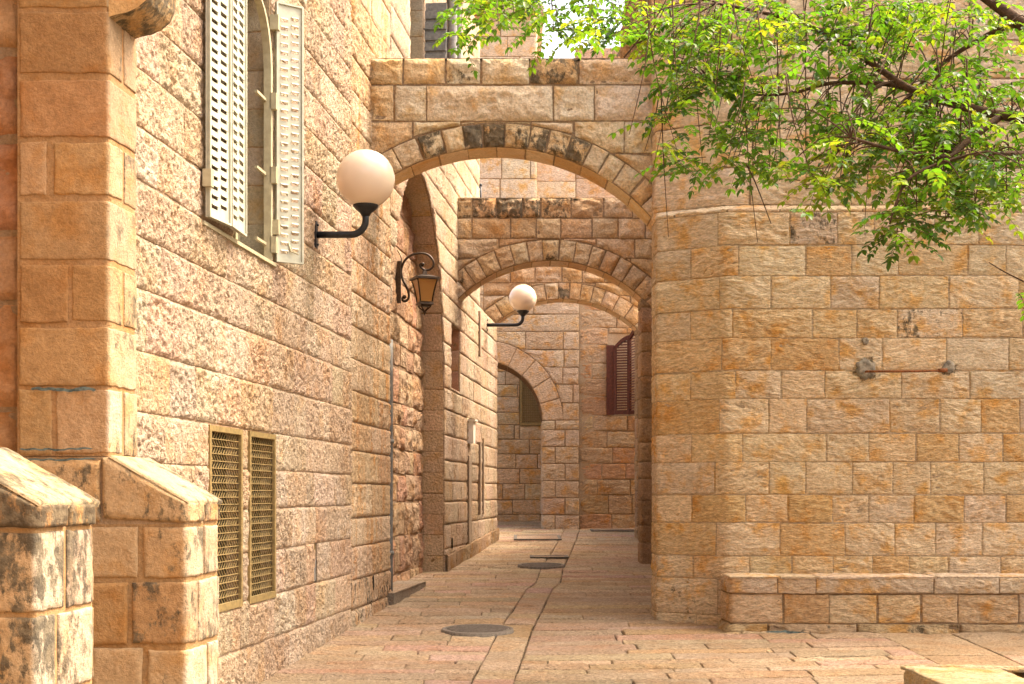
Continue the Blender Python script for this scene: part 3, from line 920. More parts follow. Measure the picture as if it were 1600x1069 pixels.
# ------------------------------------------------------------------ arches across the alley
def arch(label, Y, th, xc, yc, rpx, ring_px, xL, xR, courses, cuts, pal, vpal, stainf, vstain, res, foot=None, jamb=None):
    """courses: photo rows from the top down; circle crown (xc,yc) radius rpx, all in photo pixels at depth Y"""
    k = Y / F
    X = lambda x: (x - 800) * k
    Z = lambda y: EYE + (HY - y) * k
    cx, cz, r = X(xc), Z(yc + rpx), rpx * k
    re = r + ring_px * k
    t = thing("stone_arch", label, "arch", (cx, Y, gz(Y)), "stone arches spanning the alley")
    for side in (0, 1):
        a = Acc()
        p = Path([(X(xL), Y), (X(xR), Y)], .01) if side == 0 else Path([(X(xR), Y + th), (X(xL), Y + th)], .01)
        ux = (lambda u: X(xL) + u) if side == 0 else (lambda u: X(xR) - u)
        def fl(u):
            q = re * re - (ux(np.asarray(u)) - cx) ** 2
            return np.where(q > 0, cz + np.sqrt(np.maximum(q, 0)), -9.)
        rs = res if side == 0 else .05
        for i, (ya, yb_) in enumerate(zip(courses[:-1], courses[1:])):
            cu = [X(c) - X(xL) for c in cuts[i]] if side == 0 else rcuts(0, p.L, .4, .8)
            lay_course(a, p, 0, p.L, Z(yb_), Z(ya), cu, floor=fl, pal=pal, style='rock', joint=.014, proud=.012, bev=.014, res=rs,
                       stainf=(lambda u, z: stainf(800 + ux(u) / k, HY - (z - EYE) / k)))
        # voussoirs
        amax = math.pi * .5 * .98
        aa = -amax
        while aa < amax:
            da = rng.uniform(.15, .22) / r * (1.0 if r > 1.3 else .9)
            b2 = min(aa + da, amax)
            xm = 800 + (cx + r * math.sin((aa + b2) / 2)) / k
            def fn(S, T, aa=aa, b2=b2):
                an = aa + (b2 - aa) * S if side == 0 else b2 + (aa - b2) * S
                rr = r + (re - r) * T
                P = np.stack([cx + rr * np.sin(an), np.full_like(an, Y if side == 0 else Y + th), cz + rr * np.cos(an)], -1)
                return P, np.broadcast_to(np.array([0, -1. if side == 0 else 1., 0]), P.shape)
            if xL - 8 < xm < xR + 25:
                stone(a, fn, (b2 - aa) * (r + re) / 2, re - r, tint=vpal(), stain=vstain(xm) if side == 0 else .1, style='rock', joint=.012, proud=.018, bev=.012, res=rs, curved=1)
            aa = b2
        a.build("facing" if side == 0 else "rear_facing", M_ROCK, t)
    # soffit
    s_ = Acc(); amax = math.pi / 2
    n = 22; an_ = np.linspace(-amax, amax, n + 1)
    for i in range(n):
        def fn(S, T, i=i):
            an = an_[i] + (an_[i + 1] - an_[i]) * S
            P = np.stack([cx + r * np.sin(an), Y + th * T, cz + r * np.cos(an)], -1)
            return P, np.stack([-np.sin(an), 0 * an, -np.cos(an)], -1)
        xm = 800 + (cx + r * math.sin((an_[i] + an_[i + 1]) / 2)) / k
        if xL - 10 < xm < xR + 25:
            stone(s_, fn, r * amax * 2 / n, th, tint=vpal(), stain=.05, style='smooth', joint=.010, proud=.004, bev=.01, res=.03, curved=1)
    # top
    s_.box((X(xL), Y, Z(courses[0]) - .03), (X(xR) - X(xL), 0, 0), (0, th, 0), (0, 0, .025), (.48, .36, .22))
    s_.build("soffit", M_SMOOTH, t)
    if jamb:
        j_ = Acc()
        xa, xb, ya, yb_ = jamb
        pj = Path([(X(xa), Y + th), (X(xa), Y), (X(xb), Y)], .015)
        z = gz(Y) - .05; zt = Z(ya)
        while z < zt - .05:
            z1 = min(z + rng.uniform(.22, .34), zt)
            lay_course(j_, pj, 0, pj.L, z, z1, [], pal=PAL_DARK, style='comb', joint=.014, proud=.012, bev=.014, res=.018, stainf=lambda u, z: .25)
            z = z1
        j_.build("pier", M_ROCK, t)
    return t

A1Y = 12.95
def a1stain(x, y):
    if y < 134 and 820 < x < 912: return .62
    if y < 134 and 690 < x < 750: return .42
    if y < 134 and x < 640: return .25
    if y < 134: return .2
    return .06
def a1v(x):
    for c, v in ((686, .72), (722, .15), (752, .92), (787, .8), (822, .6), (855, .62), (890, .75), (925, .3)):
        if abs(x - c) < 18: return v
    return .05
_pa = PAL_ARCH
arch("nearest wide stone arch, with lichen-blackened wedge stones, beside the big globe lamp", A1Y, .40, 776, 230.5, 320, 38, 575, 1023,
     [91, 133, 190, 241, 300, 345, 380], [[630, 697, 752, 827, 904], [616, 666, 864, 929], [645, 720, 830, 897, 975], [600, 960], [], []],
     PAL_ARCH, PAL_ARCH, a1stain, a1v, .013)
def a2stain(x, y):
    if y < 342: return rng.choice([.5, .72, .6]) if x < 880 else .2
    return .08
arch("middle stone arch with a blackened top course, seen through the nearest arch", 18.5, .45, 860, 407.5, 203, 33, 712, 1022,
     [309, 341, 373, 404, 440, 470, 500], [[738, 776, 817, 845, 893, 943, 988], [738, 798, 838, 876, 925, 966, 1008], [780, 840, 880, 932, 992], [745, 985], [1000], []],
     PAL_ARCH2, PAL_ARCH2, a2stain, lambda x: .6 if 840 < x < 870 else (.35 if x < 770 else .12), .018, jamb=(1003, 1060, 455, 882))
arch("farthest stone arch, behind the small globe lamp", 23.1, .40, 880, 467.5, 165, 26, 755, 1000,
     [392, 416, 442, 462, 490, 520], [[800, 840, 880, 925, 970], [798, 836, 878, 910, 945, 980], [830, 930], [985], []],
     PAL_ARCH2, PAL_ARCH2, lambda x, y: .3 if 895 < x < 985 and y > 430 else .06, lambda x: .6 if 868 < x < 888 else .12, .022, jamb=(996, 1060, 500, 850))

# ------------------------------------------------------------------ right house
RY = 12.3
rh = thing("corner_house", "warm tan stone house on the right with a cut-off corner, above the built-in bench", "house", (4, RY, gz(RY)))
rk = RY / F
def RX(x): return (x - 800) * rk
RPp = Path([(1.279, 12.98), (1.295, 12.64), (1.86, RY + .012), (10.0, RY)], [0, .012, .025, 0])
def ru(x):
    if x >= 1160: return RPp.u_of((RX(x), RY))
    return RPp.u_of((1.295 + (x - 1027) / (1141 - 1027) * (1.87 - 1.295), 12.64 + (x - 1027) / (1141 - 1027) * (RY - 12.64)))
rows = [331, 383, 431, 482.6, 528, 579, 623, 677, 722, 773, 817, 869, 905, 962, 1010]
rj = [[1124, 1234, 1309, 1367, 1461, 1530], [1081, 1159, 1259, 1331, 1404, 1513, 1573], [1127, 1205, 1298, 1374, 1483, 1592],
      [1081, 1150, 1270, 1339, 1402, 1504, 1598], [1130, 1205, 1312, 1379, 1479, 1577], [1081, 1154, 1221, 1289, 1409, 1516],
      [1127, 1202, 1261, 1391, 1469, 1533, 1594], [1083, 1161, 1291, 1358, 1432, 1499, 1567], [1120, 1202, 1259, 1332, 1396, 1454, 1538],
      [1083, 1165, 1232, 1301, 1358, 1429, 1507, 1573], [1122, 1219, 1321, 1399, 1463, 1536], [1085, 1171, 1238, 1302, 1364, 1422, 1482, 1564],
      [1124, 1250, 1400], [1090, 1130]]
def rstain(u, z):
    x, y, _, _ = RPp.at(u); px = 800 + float(x) / float(y) * F; py = HY - (z - EYE) / float(y) * F
    for (cx_, cy_, v) in ((1270, 357, .55), (1338, 357, .4), (1450, 507, .5), (1345, 680, .0), (1050, 935, .35), (1120, 935, .2)):
        if abs(px - cx_) < 36 and abs(py - cy_) < 20: return v
    if abs(px - 1415) < 140 and abs(py - 570) < 60:
        def near(P):
            qx = 800 + P[:, 0] / P[:, 1] * F; qy = HY - (P[:, 2] - EYE) / P[:, 1] * F
            o = np.zeros(len(P))
            for cx_, cy_, sx, sy, v in ((1352, 580, 22, 26, .95), (1481, 577, 17, 15, .95), (1352, 533, 9, 9, .8)):
                o = np.maximum(o, v * np.exp(-(((qx - cx_) / sx) ** 2 + ((qy - cy_) / sy) ** 2)))
            return o
        return near
    if py > 955: return .3
    return .12 if rng.random() < .12 else 0.0
a = Acc()
uend = RPp.u_of((6.2, RY))
for i, (ya, yb_) in enumerate(zip(rows[:-1], rows[1:])):
    z1 = EYE + (HY - ya) * rk; z0 = EYE + (HY - yb_) * rk
    cu = [ru(x) for x in rj[i]]
    cu += rcuts(ru(1600) + .1, uend, .4, .8)
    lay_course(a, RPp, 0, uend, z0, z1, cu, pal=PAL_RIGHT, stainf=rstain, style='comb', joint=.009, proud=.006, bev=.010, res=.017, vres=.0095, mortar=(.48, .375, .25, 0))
# sloping set-off between the thick lower wall and the upper wall
zt = EYE + (HY - 331) * rk
cu = [0] + [ru(x) for x in (1055, 1140, 1218, 1348, 1478)] + [uend - .4, uend]
RU = Path([(1.279, 12.98), (1.30, 12.78), (1.90, RY + .16), (10.0, RY + .15)], [0, .02, .07, 0])
for ua, ub in zip(cu[:-1], cu[1:]):
    def fn(S, T, ua=ua, ub=ub):
        u = ua + (ub - ua) * S
        x0, y0, nx, ny = RPp.at(u); x1, y1, _, _ = RU.at(u * RU.L / RPp.L)
        hz = zt + T * .085
        q = np.clip((T - .25) / .75, 0, 1)
        P = np.stack([x0 + (x1 - x0) * q, y0 + (y1 - y0) * q, hz], -1)
        return P, np.stack([nx * .8, ny * .8, 0 * nx + .6], -1)
    stone(a, fn, ub - ua, .15, tint=PAL_UPPER(), style='comb', res=.02, joint=.012, proud=.01, bev=.012, stain=.3, curved=2)
a.build("wall", M_COMB, rh)
a = Acc()
z = zt + .083
i = 0
while z < 7.25:
    z1 = z + [.34, .40, .37][i % 3]; i += 1
    lay_course(a, RU, 0, RU.u_of((6.2, RY + .15)), z, z1, rcuts(.3, 5.2, .55, 1.0), pal=PAL_UPPER, style='comb', joint=.012, proud=.007, bev=.012, res=.022 if z < 6.2 else .08, vres=.014 if z < 6.2 else .08, stainf=lambda u, z: .22 if rng.random() < .35 else .05)
    z = z1
a.build("upper_wall", M_COMB, rh)
a = Acc(); pa_ = Path([(1.93, 18.55), (1.31, 13.0)], .01); z = .4
while z < 4.1:
    z1 = z + rng.uniform(.27, .34)
    lay_course(a, pa_, 0, pa_.L, z, z1, rcuts(.1, pa_.L, .4, .8), pal=PAL_ARCH2, style='comb', joint=.012, proud=.006, bev=.012, res=.05)
    z = z1
a.build("alley_wall", M_COMB, rh)
a = Acc()
prism(a, [(1.33, 12.98), (1.34, 12.70), (1.92, RY + .04), (11, RY + .04), (11, 16.2), (1.85, 16.2), (1.36, 13.4)], -.5, zt + .01, (.5, .36, .19))
prism(a, [(1.33, 12.98), (1.36, 12.84), (1.95, RY + .2), (11, RY + .2), (11, 16.2), (1.85, 16.2), (1.36, 13.4)], zt + .01, 7.3, (.55, .40, .27))
prism(a, [(1.85, 16.21), (11, 16.21), (11, 21.5), (2.12, 21.5), (1.95, 18.6)], -.5, 6.2, (.52, .38, .22))
prism(a, [(2.12, 21.51), (11, 21.51), (11, 25.5), (2.3, 25.5), (2.2, 23)], -.5, 4.2, (.52, .38, .22))
a.build("wall_core", M_SMOOTH, rh)
# narrow buttress pier on the alley side above the first arch
a = Acc()
k14 = 14.6 / F
pc = Path([((984 - 800) * k14, 15.2), ((984 - 800) * k14, 14.6), ((1040 - 800) * k14, 14.6)], .02)
z = EYE + (HY - 290) * k14
while z < 7.0:
    z1 = z + rng.uniform(.3, .4)
    lay_course(a, pc, 0, pc.L, z, z1, [.6], pal=palette([(.40, .25, .13), (.44, .28, .15)]), style='rock', joint=.012, proud=.01, bev=.012, res=.02, stainf=lambda u, z: .35)
    z = z1
a.build("pier", M_ROCK, rh)

# bench built against the wall
bn = thing("stone_bench", "long low stone bench built along the foot of the right wall", "bench", (4, 11.95, gz(12)))
BY = 11.88; bk = BY / F
bl_ = (1143 - 800) * bk
bp = Path([(bl_ - .02, 12.34), (bl_, BY + .02), (bl_ + 5, BY)], [0, .03, 0])
def bu(x): return bp.u_of(((x - 800) * bk, BY))
bz = lambda y: EYE + (HY - y) * bk
a = Acc()
pal_b = palette([(.62, .475, .30), (.60, .435, .255), (.57, .39, .205), (.62, .49, .34)], .06)
lay_course(a, bp, 0, bp.L, bz(975), bz(928), [bu(x) for x in (1225, 1296, 1372, 1440, 1497, 1592, 1680, 1760)], pal=pal_b, style='comb', joint=.012, proud=.006, bev=.012, res=.016, vres=.0095, stainf=lambda u, z: .12)
lay_course(a, bp, 0, bp.L, bz(1006), bz(975), [bu(x) for x in (1200, 1340, 1500, 1650)], pal=palette([(.43, .32, .19), (.40, .29, .17)]), style='rock', joint=.010, proud=.02, bev=.012, res=.016, stainf=lambda u, z: .42)
a.build("base", M_COMB, bn)
a = Acc()
pal_s = palette([(.60, .475, .335), (.57, .45, .32)], .05)
cu = [bu(x) for x in (1219, 1279, 1463, 1565, 1690)]
bs_ = Path([(bl_ - .02, 12.34), (bl_ - .008, BY + .005), (bl_ + 5, BY - .015)], [0, .03, 0])
lay_course(a, bs_, 0, bs_.L, bz(928), bz(902), cu, pal=pal_s, style='comb', joint=.008, proud=.008, bev=.007, res=.014, stainf=lambda u, z: .25)
xs = [bl_ - .02] + [(x - 800) * bk for x in (1219, 1279, 1463, 1565, 1690)] + [bl_ + 5]
for x0, x1 in zip(xs[:-1], xs[1:]):
    def fn(S, T, x0=x0, x1=x1):
        P = np.stack([x0 + (x1 - x0) * S, BY - .012 + .44 * T, np.full_like(S, bz(902))], -1)
        return P, np.broadcast_to(np.array([0, 0, 1.]), P.shape)
    stone(a, fn, x1 - x0, .44, tint=pal_s(), style='pave', joint=.006, proud=.008, bev=.012, res=.02, stain=.1)
a.build("seat_slab", M_COMB, bn)
bb = Acc()
px0 = np.linspace(1180, 1262, 22)
P = np.array([[PX(x, 991 - 2 - 5 * max(0, math.sin((x - 1180) / 82 * math.pi)) * (.5 + .5 * abs(vn(np.array([x * .15]), np.array([2.2]), 4)[0])), BY - .035) for x in px0],
              [PX(x, 993, BY - .040) for x in px0]])
bb.grid(P, (.05, .1, .12))
bb.build("paint_smear", M_BLUE, bn)

# cement patches and the rusted bar
def patch(x, y, rx, ry, name="cement_patch", thick=.012, seed=1, mat=M_CEMENT, par=rh):
    a = Acc(); n = 30; an = np.linspace(0, 2 * np.pi, n, endpoint=False)
    rr = 1 + .16 * vn(np.cos(an) * 1.6 + seed * 9, np.sin(an) * 2.2 + seed * 5, seed) + .12 * vn(np.cos(an) * 7 + seed, np.sin(an) * 7, seed + 3)
    rings = []
    for q, o in ((1.0, -.012), (.93, thick * .9), (.6, thick * 1.0), (.3, thick * 1.05), (.02, thick * 1.05)):
        rings.append(np.stack([RX(x) + np.cos(an) * rr * rx * rk * q, np.full(n, RY - .010) - o - .003 * vn(np.cos(an) * 4 * q, np.sin(an) * 4 * q, seed + 8), EYE + (HY - y) * rk + np.sin(an) * rr * ry * rk * q], -1))
    a.grid(np.array(rings), (.3, .3, .3), .5, True, 0, None, closeu=True)
    return a.build(name, mat, par)
patch(1352, 578, 15, 17, seed=3, thick=.008); patch(1482, 574, 10, 10, seed=5, thick=.008); patch(1352, 533, 5.5, 5.5, seed=8, thick=.006)
ib = thing("iron_bar", "short rusty iron bar fixed across two cement patches on the right wall", "bar", (RX(1415), RY - .06, EYE + (HY - 580) * rk))
a = Acc()
a.tube([PX(1352, 581, RY), PX(1354, 580.5, RY - .07), PX(1400, 580.5, RY - .075), PX(1440, 580, RY - .075), PX(1474, 579, RY - .07), PX(1480, 579, RY - .005)], .010, 8)
a.build("rod", M_RUST, ib)
a = Acc(); a.tube([PX(1466, 579, RY - .072), PX(1480, 578.5, RY - .068)], .017, 8); a.build("sleeve", M_RUST, ib)

# ------------------------------------------------------------------ buildings at the end of the alley
FY = 25.9; fk = FY / F
FX = lambda x: (x - 800) * fk
FZ = lambda y: EYE + (HY - y) * fk
bh = thing("end_house", "pink-tan house closing the end of the alley, with an archway and a brown louvred window", "house", (.5, FY, gz(FY)))
ax_, az_, ar_, are = FX(755), FZ(657), 92 * fk, 125 * fk
a = Acc()
pf = Path([(FX(640), FY), (FX(905), FY)], .01)
def fl(u):
    x = FX(640) + np.asarray(u); q = are ** 2 - (x - ax_) ** 2
    return np.where(q > 0, np.where(az_ + np.sqrt(np.maximum(q, 0)) > az_, az_ + np.sqrt(np.maximum(q, 0)), -9), -9.)
z = FZ(657)
i = 0
while z < FZ(455):
    z1 = z + rng.uniform(.30, .36)
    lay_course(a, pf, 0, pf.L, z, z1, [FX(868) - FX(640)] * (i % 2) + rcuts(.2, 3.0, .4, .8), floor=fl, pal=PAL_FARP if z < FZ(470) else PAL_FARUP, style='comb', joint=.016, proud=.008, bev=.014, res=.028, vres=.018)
    z = z1; i += 1
pfp = Path([(FX(848), FY + 1.0), (FX(848), FY), (FX(905), FY)], .02)
z = gz(FY) - .05
while z < FZ(657) - .02:
    z1 = min(z + .31, FZ(657)); i += 1
    lay_course(a, pfp, 0, pfp.L, z, z1, [.5, 1.0 + (.22 if i % 2 else .40)], pal=PAL_FARP, style='comb', joint=.016, proud=.01, bev=.014, res=.026, vres=.016, stainf=lambda u, z: .3 if z < 1.3 else .05)
    z = z1
an_ = np.linspace(0, math.pi, 12)
for i in range(11):
    def fn(S, T, i=i):
        an = an_[i + 1] + (an_[i] - an_[i + 1]) * S; rr = ar_ + (are - ar_) * T
        P = np.stack([ax_ + rr * np.cos(an), np.full_like(an, FY), az_ + rr * np.sin(an)], -1)
        return P, np.broadcast_to(np.array([0, -1., 0]), P.shape)
    stone(a, fn, .32, are - ar_, tint=(.58, .43, .30), style='smooth', joint=.012, proud=.01, res=.03, curved=1)
    def fn2(S, T, i=i):
        an = an_[i] + (an_[i + 1] - an_[i]) * S
        P = np.stack([ax_ + ar_ * np.cos(an), FY + 1.0 * T, az_ + ar_ * np.sin(an)], -1)
        return P, np.stack([-np.cos(an), 0 * an, -np.sin(an)], -1)
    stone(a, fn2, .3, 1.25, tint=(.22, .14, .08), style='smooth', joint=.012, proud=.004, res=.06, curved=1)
a.build("archway", M_COMB, bh)
# wall seen through the archway
a = Acc(); BY2 = 28.3; b2k = BY2 / F
pb = Path([(-3.5, BY2), (FX(905), BY2)], .01)
bu2 = lambda x: (x - 800) * b2k + 3.5
MW = (bu2(812), bu2(850), EYE + (HY - 665) * b2k, EYE + (HY - 592) * b2k)
z = gz(BY2) - .1
while z < 4.3:
    z1 = z + rng.uniform(.24, .34)
    lay_course(a, pb, 0, pb.L, z, z1, rcuts(.1, 5, .4, .85), [MW], pal=palette([(.66, .49, .31), (.64, .46, .28), (.67, .52, .35)]), style='comb', joint=.014, proud=.01, bev=.014, res=.03, vres=.018, stainf=lambda u, z: .3 if z < 1.35 else 0)
    z = z1
a.build("rear_wall", M_COMB, bh)
a = Acc()
x0, x1 = MW[0] - 3.5, MW[1] - 3.5
for xx in (x0, x1 - .05): a.box((xx, BY2 - .03, MW[2]), (.05, 0, 0), (0, .05, 0), (0, 0, MW[3] - MW[2]))
a.box((x0 + .05, BY2 - .03, MW[2]), (x1 - x0 - .1, 0, 0), (0, .05, 0), (0, 0, .05)); a.box((x0 + .05, BY2 - .03, MW[3] - .05), (x1 - x0 - .1, 0, 0), (0, .05, 0), (0, 0, .05))
mw = a.build("mesh_window", M_BRASS, bh)
a = Acc()
for xx in np.linspace(x0 + .05, x1 - .05, 11): a.box((xx, BY2 - .012, MW[2] + .05), (.012, 0, 0), (0, .008, 0), (0, 0, MW[3] - MW[2] - .1))
for zz in np.linspace(MW[2] + .05, MW[3] - .05, 18): a.box((x0 + .05, BY2 - .022, zz), (x1 - x0 - .1, 0, 0), (0, .008, 0), (0, 0, .012))
a.build("bars", M_BRASS, mw)
a = Acc(); a.box((x0, BY2 + .08, MW[2]), (x1 - x0, 0, 0), (0, .02, 0), (0, 0, MW[3] - MW[2])); a.build("pane", M_PANE, mw)
# wall to the right of the archway
a = Acc()
pw = Path([(FX(905) - .005, FY + .10), (FX(1030), FY + .10)], .01)
fu = lambda x: FX(x) - FX(905)
SH = (fu(952), fu(999), FZ(648), FZ(520))
z = gz(FY) - .08
while z < FZ(425):
    z1 = z + rng.uniform(.27, .36)
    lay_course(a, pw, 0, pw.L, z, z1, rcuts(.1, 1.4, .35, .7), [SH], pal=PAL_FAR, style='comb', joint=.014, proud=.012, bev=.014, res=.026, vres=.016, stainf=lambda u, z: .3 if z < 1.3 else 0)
    z = z1
a.build("side_wall", M_COMB, bh)
a = Acc(); a.box((FX(945), FY + .3, FZ(650)), (1, 0, 0), (0, .05, 0), (0, 0, 1.7)); a.build("window_pane", M_PANE, bh)
def louvre_leaf(xa, xb, Ya, Yb, yt0, yt1, ybot):
    """brown wooden louvred leaf, arched top between the two heights"""
    a = Acc()
    p0 = PX(xa, ybot, Ya); p1 = PX(xb, ybot, Yb); p1[2] = p0[2]
    U = (p1 - p0); W = np.linalg.norm(U); U /= W; N = np.array([U[1], -U[0], 0]) 
    zt0 = EYE + (HY - yt0) / F * Ya; zt1 = EYE + (HY - yt1) / F * Yb
    def top(u): 
        q = np.clip(u / W, 0, 1); return zt0 + (zt1 - zt0) * math.sin(q * math.pi / 2)
    t = .05
    n = 14
    for k in range(n):
        u0, u1 = W * k / n, W * (k + 1) / n
        P0 = p0 + U * u0; P0[2] = top(u0) - t * 1.6; P1 = p0 + U * u1; P1[2] = top(u1) - t * 1.6
        a.box(P0, P1 - P0, N * .04, (0, 0, t * 1.6))
    a.box(p0, U * t, N * .04, (0, 0, top(t) - p0[2] - .05)); a.box(p0 + U * (W - t), U * t, N * .04, (0, 0, top(W - t) - p0[2] - .05))
    a.box(p0 + U * t, U * (W - 2 * t), N * .04, (0, 0, t))
    zz = p0[2] + t + .02
    while zz < max(zt0, zt1) - .1:
        # slat only as long as the arch allows
        us = [u for u in np.linspace(t, W - t, 20) if top(u) - .08 > zz]
        if len(us) > 1: a.box(p0 + U * us[0] + np.array([0, 0, zz - p0[2]]), U * (us[-1] - us[0]), N * .035 + np.array([0, 0, -.022]), (0, 0, .010))
        zz += .048
    return a.build("louvred_shutter", M_WOOD, bh)
louvre_leaf(960, 985, FY, FY - .12, 542, 524, 648)
louvre_leaf(985.5, 998, FY - .12, FY - .55, 526, 510, 648)
a = Acc(); a.box((FX(948), FY + .04, FZ(648)), (FX(960) - FX(948), 0, 0), (0, .05, 0), (0, 0, FZ(539) - FZ(648)))
a.build("shutter_jamb", M_WOOD, bh)
a = Acc(); prism(a, [(FX(855), FY + .06), (FX(1030), FY + .14), (4, FY + .14), (4, 30), (FX(855), 30)], -.2, FZ(430), (.4, .3, .2))
prism(a, [(-4, BY2 + .05), (FX(905), BY2 + .05), (FX(905), 31), (-4, 31)], -.2, 4.3)
a.build("wall_core", M_SMOOTH, bh)

# taller blocks above
tw = thing("tall_house", "tall sunlit cream stone house rising behind the arches, with a flat cornice", "house", (0, 28.3, gz(28)))
TY = 28.4; tk = TY / F
TX = lambda x: (x - 800) * tk
TZ = lambda y: EYE + (HY - y) * tk
a = Acc()
pt = Path([(TX(600), TY), (TX(838), TY), (TX(838), TY + 4)], .02)
z = 5.5
while z < TZ(40):
    z1 = z + rng.uniform(.36, .44)
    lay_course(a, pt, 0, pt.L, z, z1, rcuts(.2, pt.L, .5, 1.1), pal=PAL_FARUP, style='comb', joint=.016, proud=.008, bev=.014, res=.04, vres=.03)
    z = z1
ztw = z
a.build("wall", M_COMB, tw)
a = Acc()
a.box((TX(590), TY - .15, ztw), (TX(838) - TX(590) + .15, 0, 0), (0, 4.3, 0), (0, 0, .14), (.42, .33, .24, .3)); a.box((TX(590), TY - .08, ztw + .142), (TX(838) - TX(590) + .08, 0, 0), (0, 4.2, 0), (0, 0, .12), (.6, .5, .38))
a.build("cornice", M_SMOOTH, tw)
a = Acc(); prism(a, [(TX(600), TY + .04), (TX(838) - .04, TY + .04), (TX(838) - .04, TY + 4), (TX(600), TY + 4)], 4, ztw); a.build("wall_core", M_SMOOTH, tw)
lw_ = thing("low_house", "lower pinkish house right of the tall cream one, half hidden by leaves", "house", (2, 28.6, gz(28)))
a = Acc()
for (xa, xb, yt, pal) in ((838, 900, 98, PAL_FARUP), (900, 1060, 70, palette([(.60, .43, .30), (.57, .40, .28)]))):
    p = Path([(TX(xa), TY + .2), (TX(xb), TY + .2)], .01); z = 5.5; 
    while z < TZ(yt):
        z1 = min(z + rng.uniform(.36, .44), TZ(yt))
        lay_course(a, p, 0, p.L, z, z1, rcuts(.2, p.L, .5, 1.0), pal=pal, style='comb', joint=.016, proud=.008, bev=.014, res=.04, vres=.03, stainf=lambda u, z, yt=yt: .55 if z > TZ(yt) - .5 else .05)
        z = z1
a.build("wall", M_COMB, lw_)
a = Acc(); a.box((TX(838), TY + .24, 4), (TX(900) - TX(838), 0, 0), (0, 3, 0), (0, 0, TZ(98) - 4)); a.box((TX(900), TY + .241, 4), (TX(1060) - TX(900), 0, 0), (0, 3, 0), (0, 0, TZ(70) - 4))
a.build("wall_core", M_SMOOTH, lw_)
vp = thing("vent_pipe", "short dark upright pipe on the house roof beside the middle arch", "pipe", tuple(PX(750.5, 330, 21.2)))
a = Acc(); a.tube([PX(750.5, 330, 21.2), PX(750.5, 288, 21.2)], .022, 8); a.lathe(PX(750.5, 288, 21.2), [(.001, .01), (.028, .0), (.028, -.03), (.02, -.03)], 10); a.build("tube", M_IRON, vp)

# ------------------------------------------------------------------ lamps
def globe_lamp(label, Y, zm, reach, r, lift):
    base = LW(Y, zm, 0)
    t = thing("globe_lamp", label, "lamp", tuple(base), "white globe wall lamps")
    D = np.array([1.0, -.03, 0]); D /= np.linalg.norm(D)
    a = Acc(); a.cbox(base + D * .012, .02, .07, .20, ang=math.atan2(D[1], D[0])); 
    for dz in (-.075, .075): a.tube([base + D * .02 + np.array([0, 0, dz]), base + D * .035 + np.array([0, 0, dz])], .01, 6)
    a.build("wall_plate", M_IRON, t)
    rb = .11
    pts = [base, base + D * (reach - rb) * .5, base + D * (reach - rb)]
    for k in range(1, 10):
        q = k / 9 * math.pi / 2
        pts.append(base + D * (reach - rb + rb * math.sin(q)) + np.array([0, 0, rb * (1 - math.cos(q))]))
    pts.append(base + D * reach + np.array([0, 0, lift]))
    a = Acc(); a.tube(pts, .026, 14); a.build("arm", M_IRON, t)
    c = base + D * reach + np.array([0, 0, lift])
    a = Acc(); a.lathe(c, [(.001, -.02), (.03, -.02), (.045, .005), (.075, .03), (.098, .055), (.098, .066), (.07, .066), (.001, .06)], 28); a.build("cup", M_IRON, t)
    a = Acc(); zc = c + np.array([0, 0, .05 + r * .965])
    an = np.linspace(-math.pi / 2, math.pi / 2, 40)
    a.lathe(zc, [(max(.0005, r * math.cos(q)), r * math.sin(q)) for q in an], 64); a.build("globe", M_OPAL, t)
globe_lamp("large white globe lamp on a black arm before the nearest arch", LWY(491), LWZ(491, 367), .395, .222, .16)
globe_lamp("small distant white globe lamp between the middle and farthest arches", LWY(759), LWZ(759, 508), .565, .21, .15)

# ornate lantern
LY = 15.7
ln = thing("wall_lantern", "ornate bronze scroll lantern with amber glass hanging in the niche", "lantern", tuple(PX(624, 443, LY)))
kk = LY / F
def LPt(x, y, dy=0.0): p = PX(x, y, LY); p[1] += dy; return p
a = Acc()
P0 = LPt(624, 470); a.box(P0 + np.array([-.035, -.04, 0]), (.05, 0, 0), (0, .09, 0), (0, 0, 56 * kk)); a.box(P0 + np.array([-.02, -.05, -.03]), (.04, 0, 0), (0, .03, 0), (0, 0, .46))
a.box(P0 + np.array([-.25, -.005, .05]), (.22, 0, 0), (0, .02, 0), (0, 0, .03)); a.box(P0 + np.array([-.25, -.005, .3]), (.22, 0, 0), (0, .02, 0), (0, 0, .03))
a.build("wall_plate", M_BRONZE, ln)
def spline(ctrl, n=60):
    c = np.array(ctrl, float); m = len(c); out = []
    for i in range(m - 1):
        p0, p1, p2_, p3 = c[max(i - 1, 0)], c[i], c[i + 1], c[min(i + 2, m - 1)]
        for t in np.linspace(0, 1, max(2, n // (m - 1)), endpoint=False):
            out.append(.5 * ((2 * p1) + (-p0 + p2_) * t + (2 * p0 - 5 * p1 + 4 * p2_ - p3) * t * t + (-p0 + 3 * p1 - 3 * p2_ + p3) * t ** 3))
    out.append(c[-1]); return np.array(out)
sc_pts = spline([(632, 456), (636, 459), (639, 464), (634, 470), (629, 467), (628, 461), (634, 470)][:1] + [(637, 461), (638, 466), (633, 470), (629, 467)])
big = spline([(632, 463), (629, 466), (630, 470), (635, 470), (639, 463), (636, 450), (629, 436), (627, 422), (632, 408), (642, 399), (656, 396), (668, 398), (676, 406), (677, 415), (672, 421), (664, 422), (658, 418), (656, 414), (659, 412)], 140)
a = Acc(); a.tube([LPt(x, y) for x, y in big], np.linspace(.014, .012, len(big)), 8)
a.tube([LPt(x, y) for x, y in spline([(609, 382), (616, 386), (622, 393), (627, 404), (627, 418)], 24)], .005, 6)
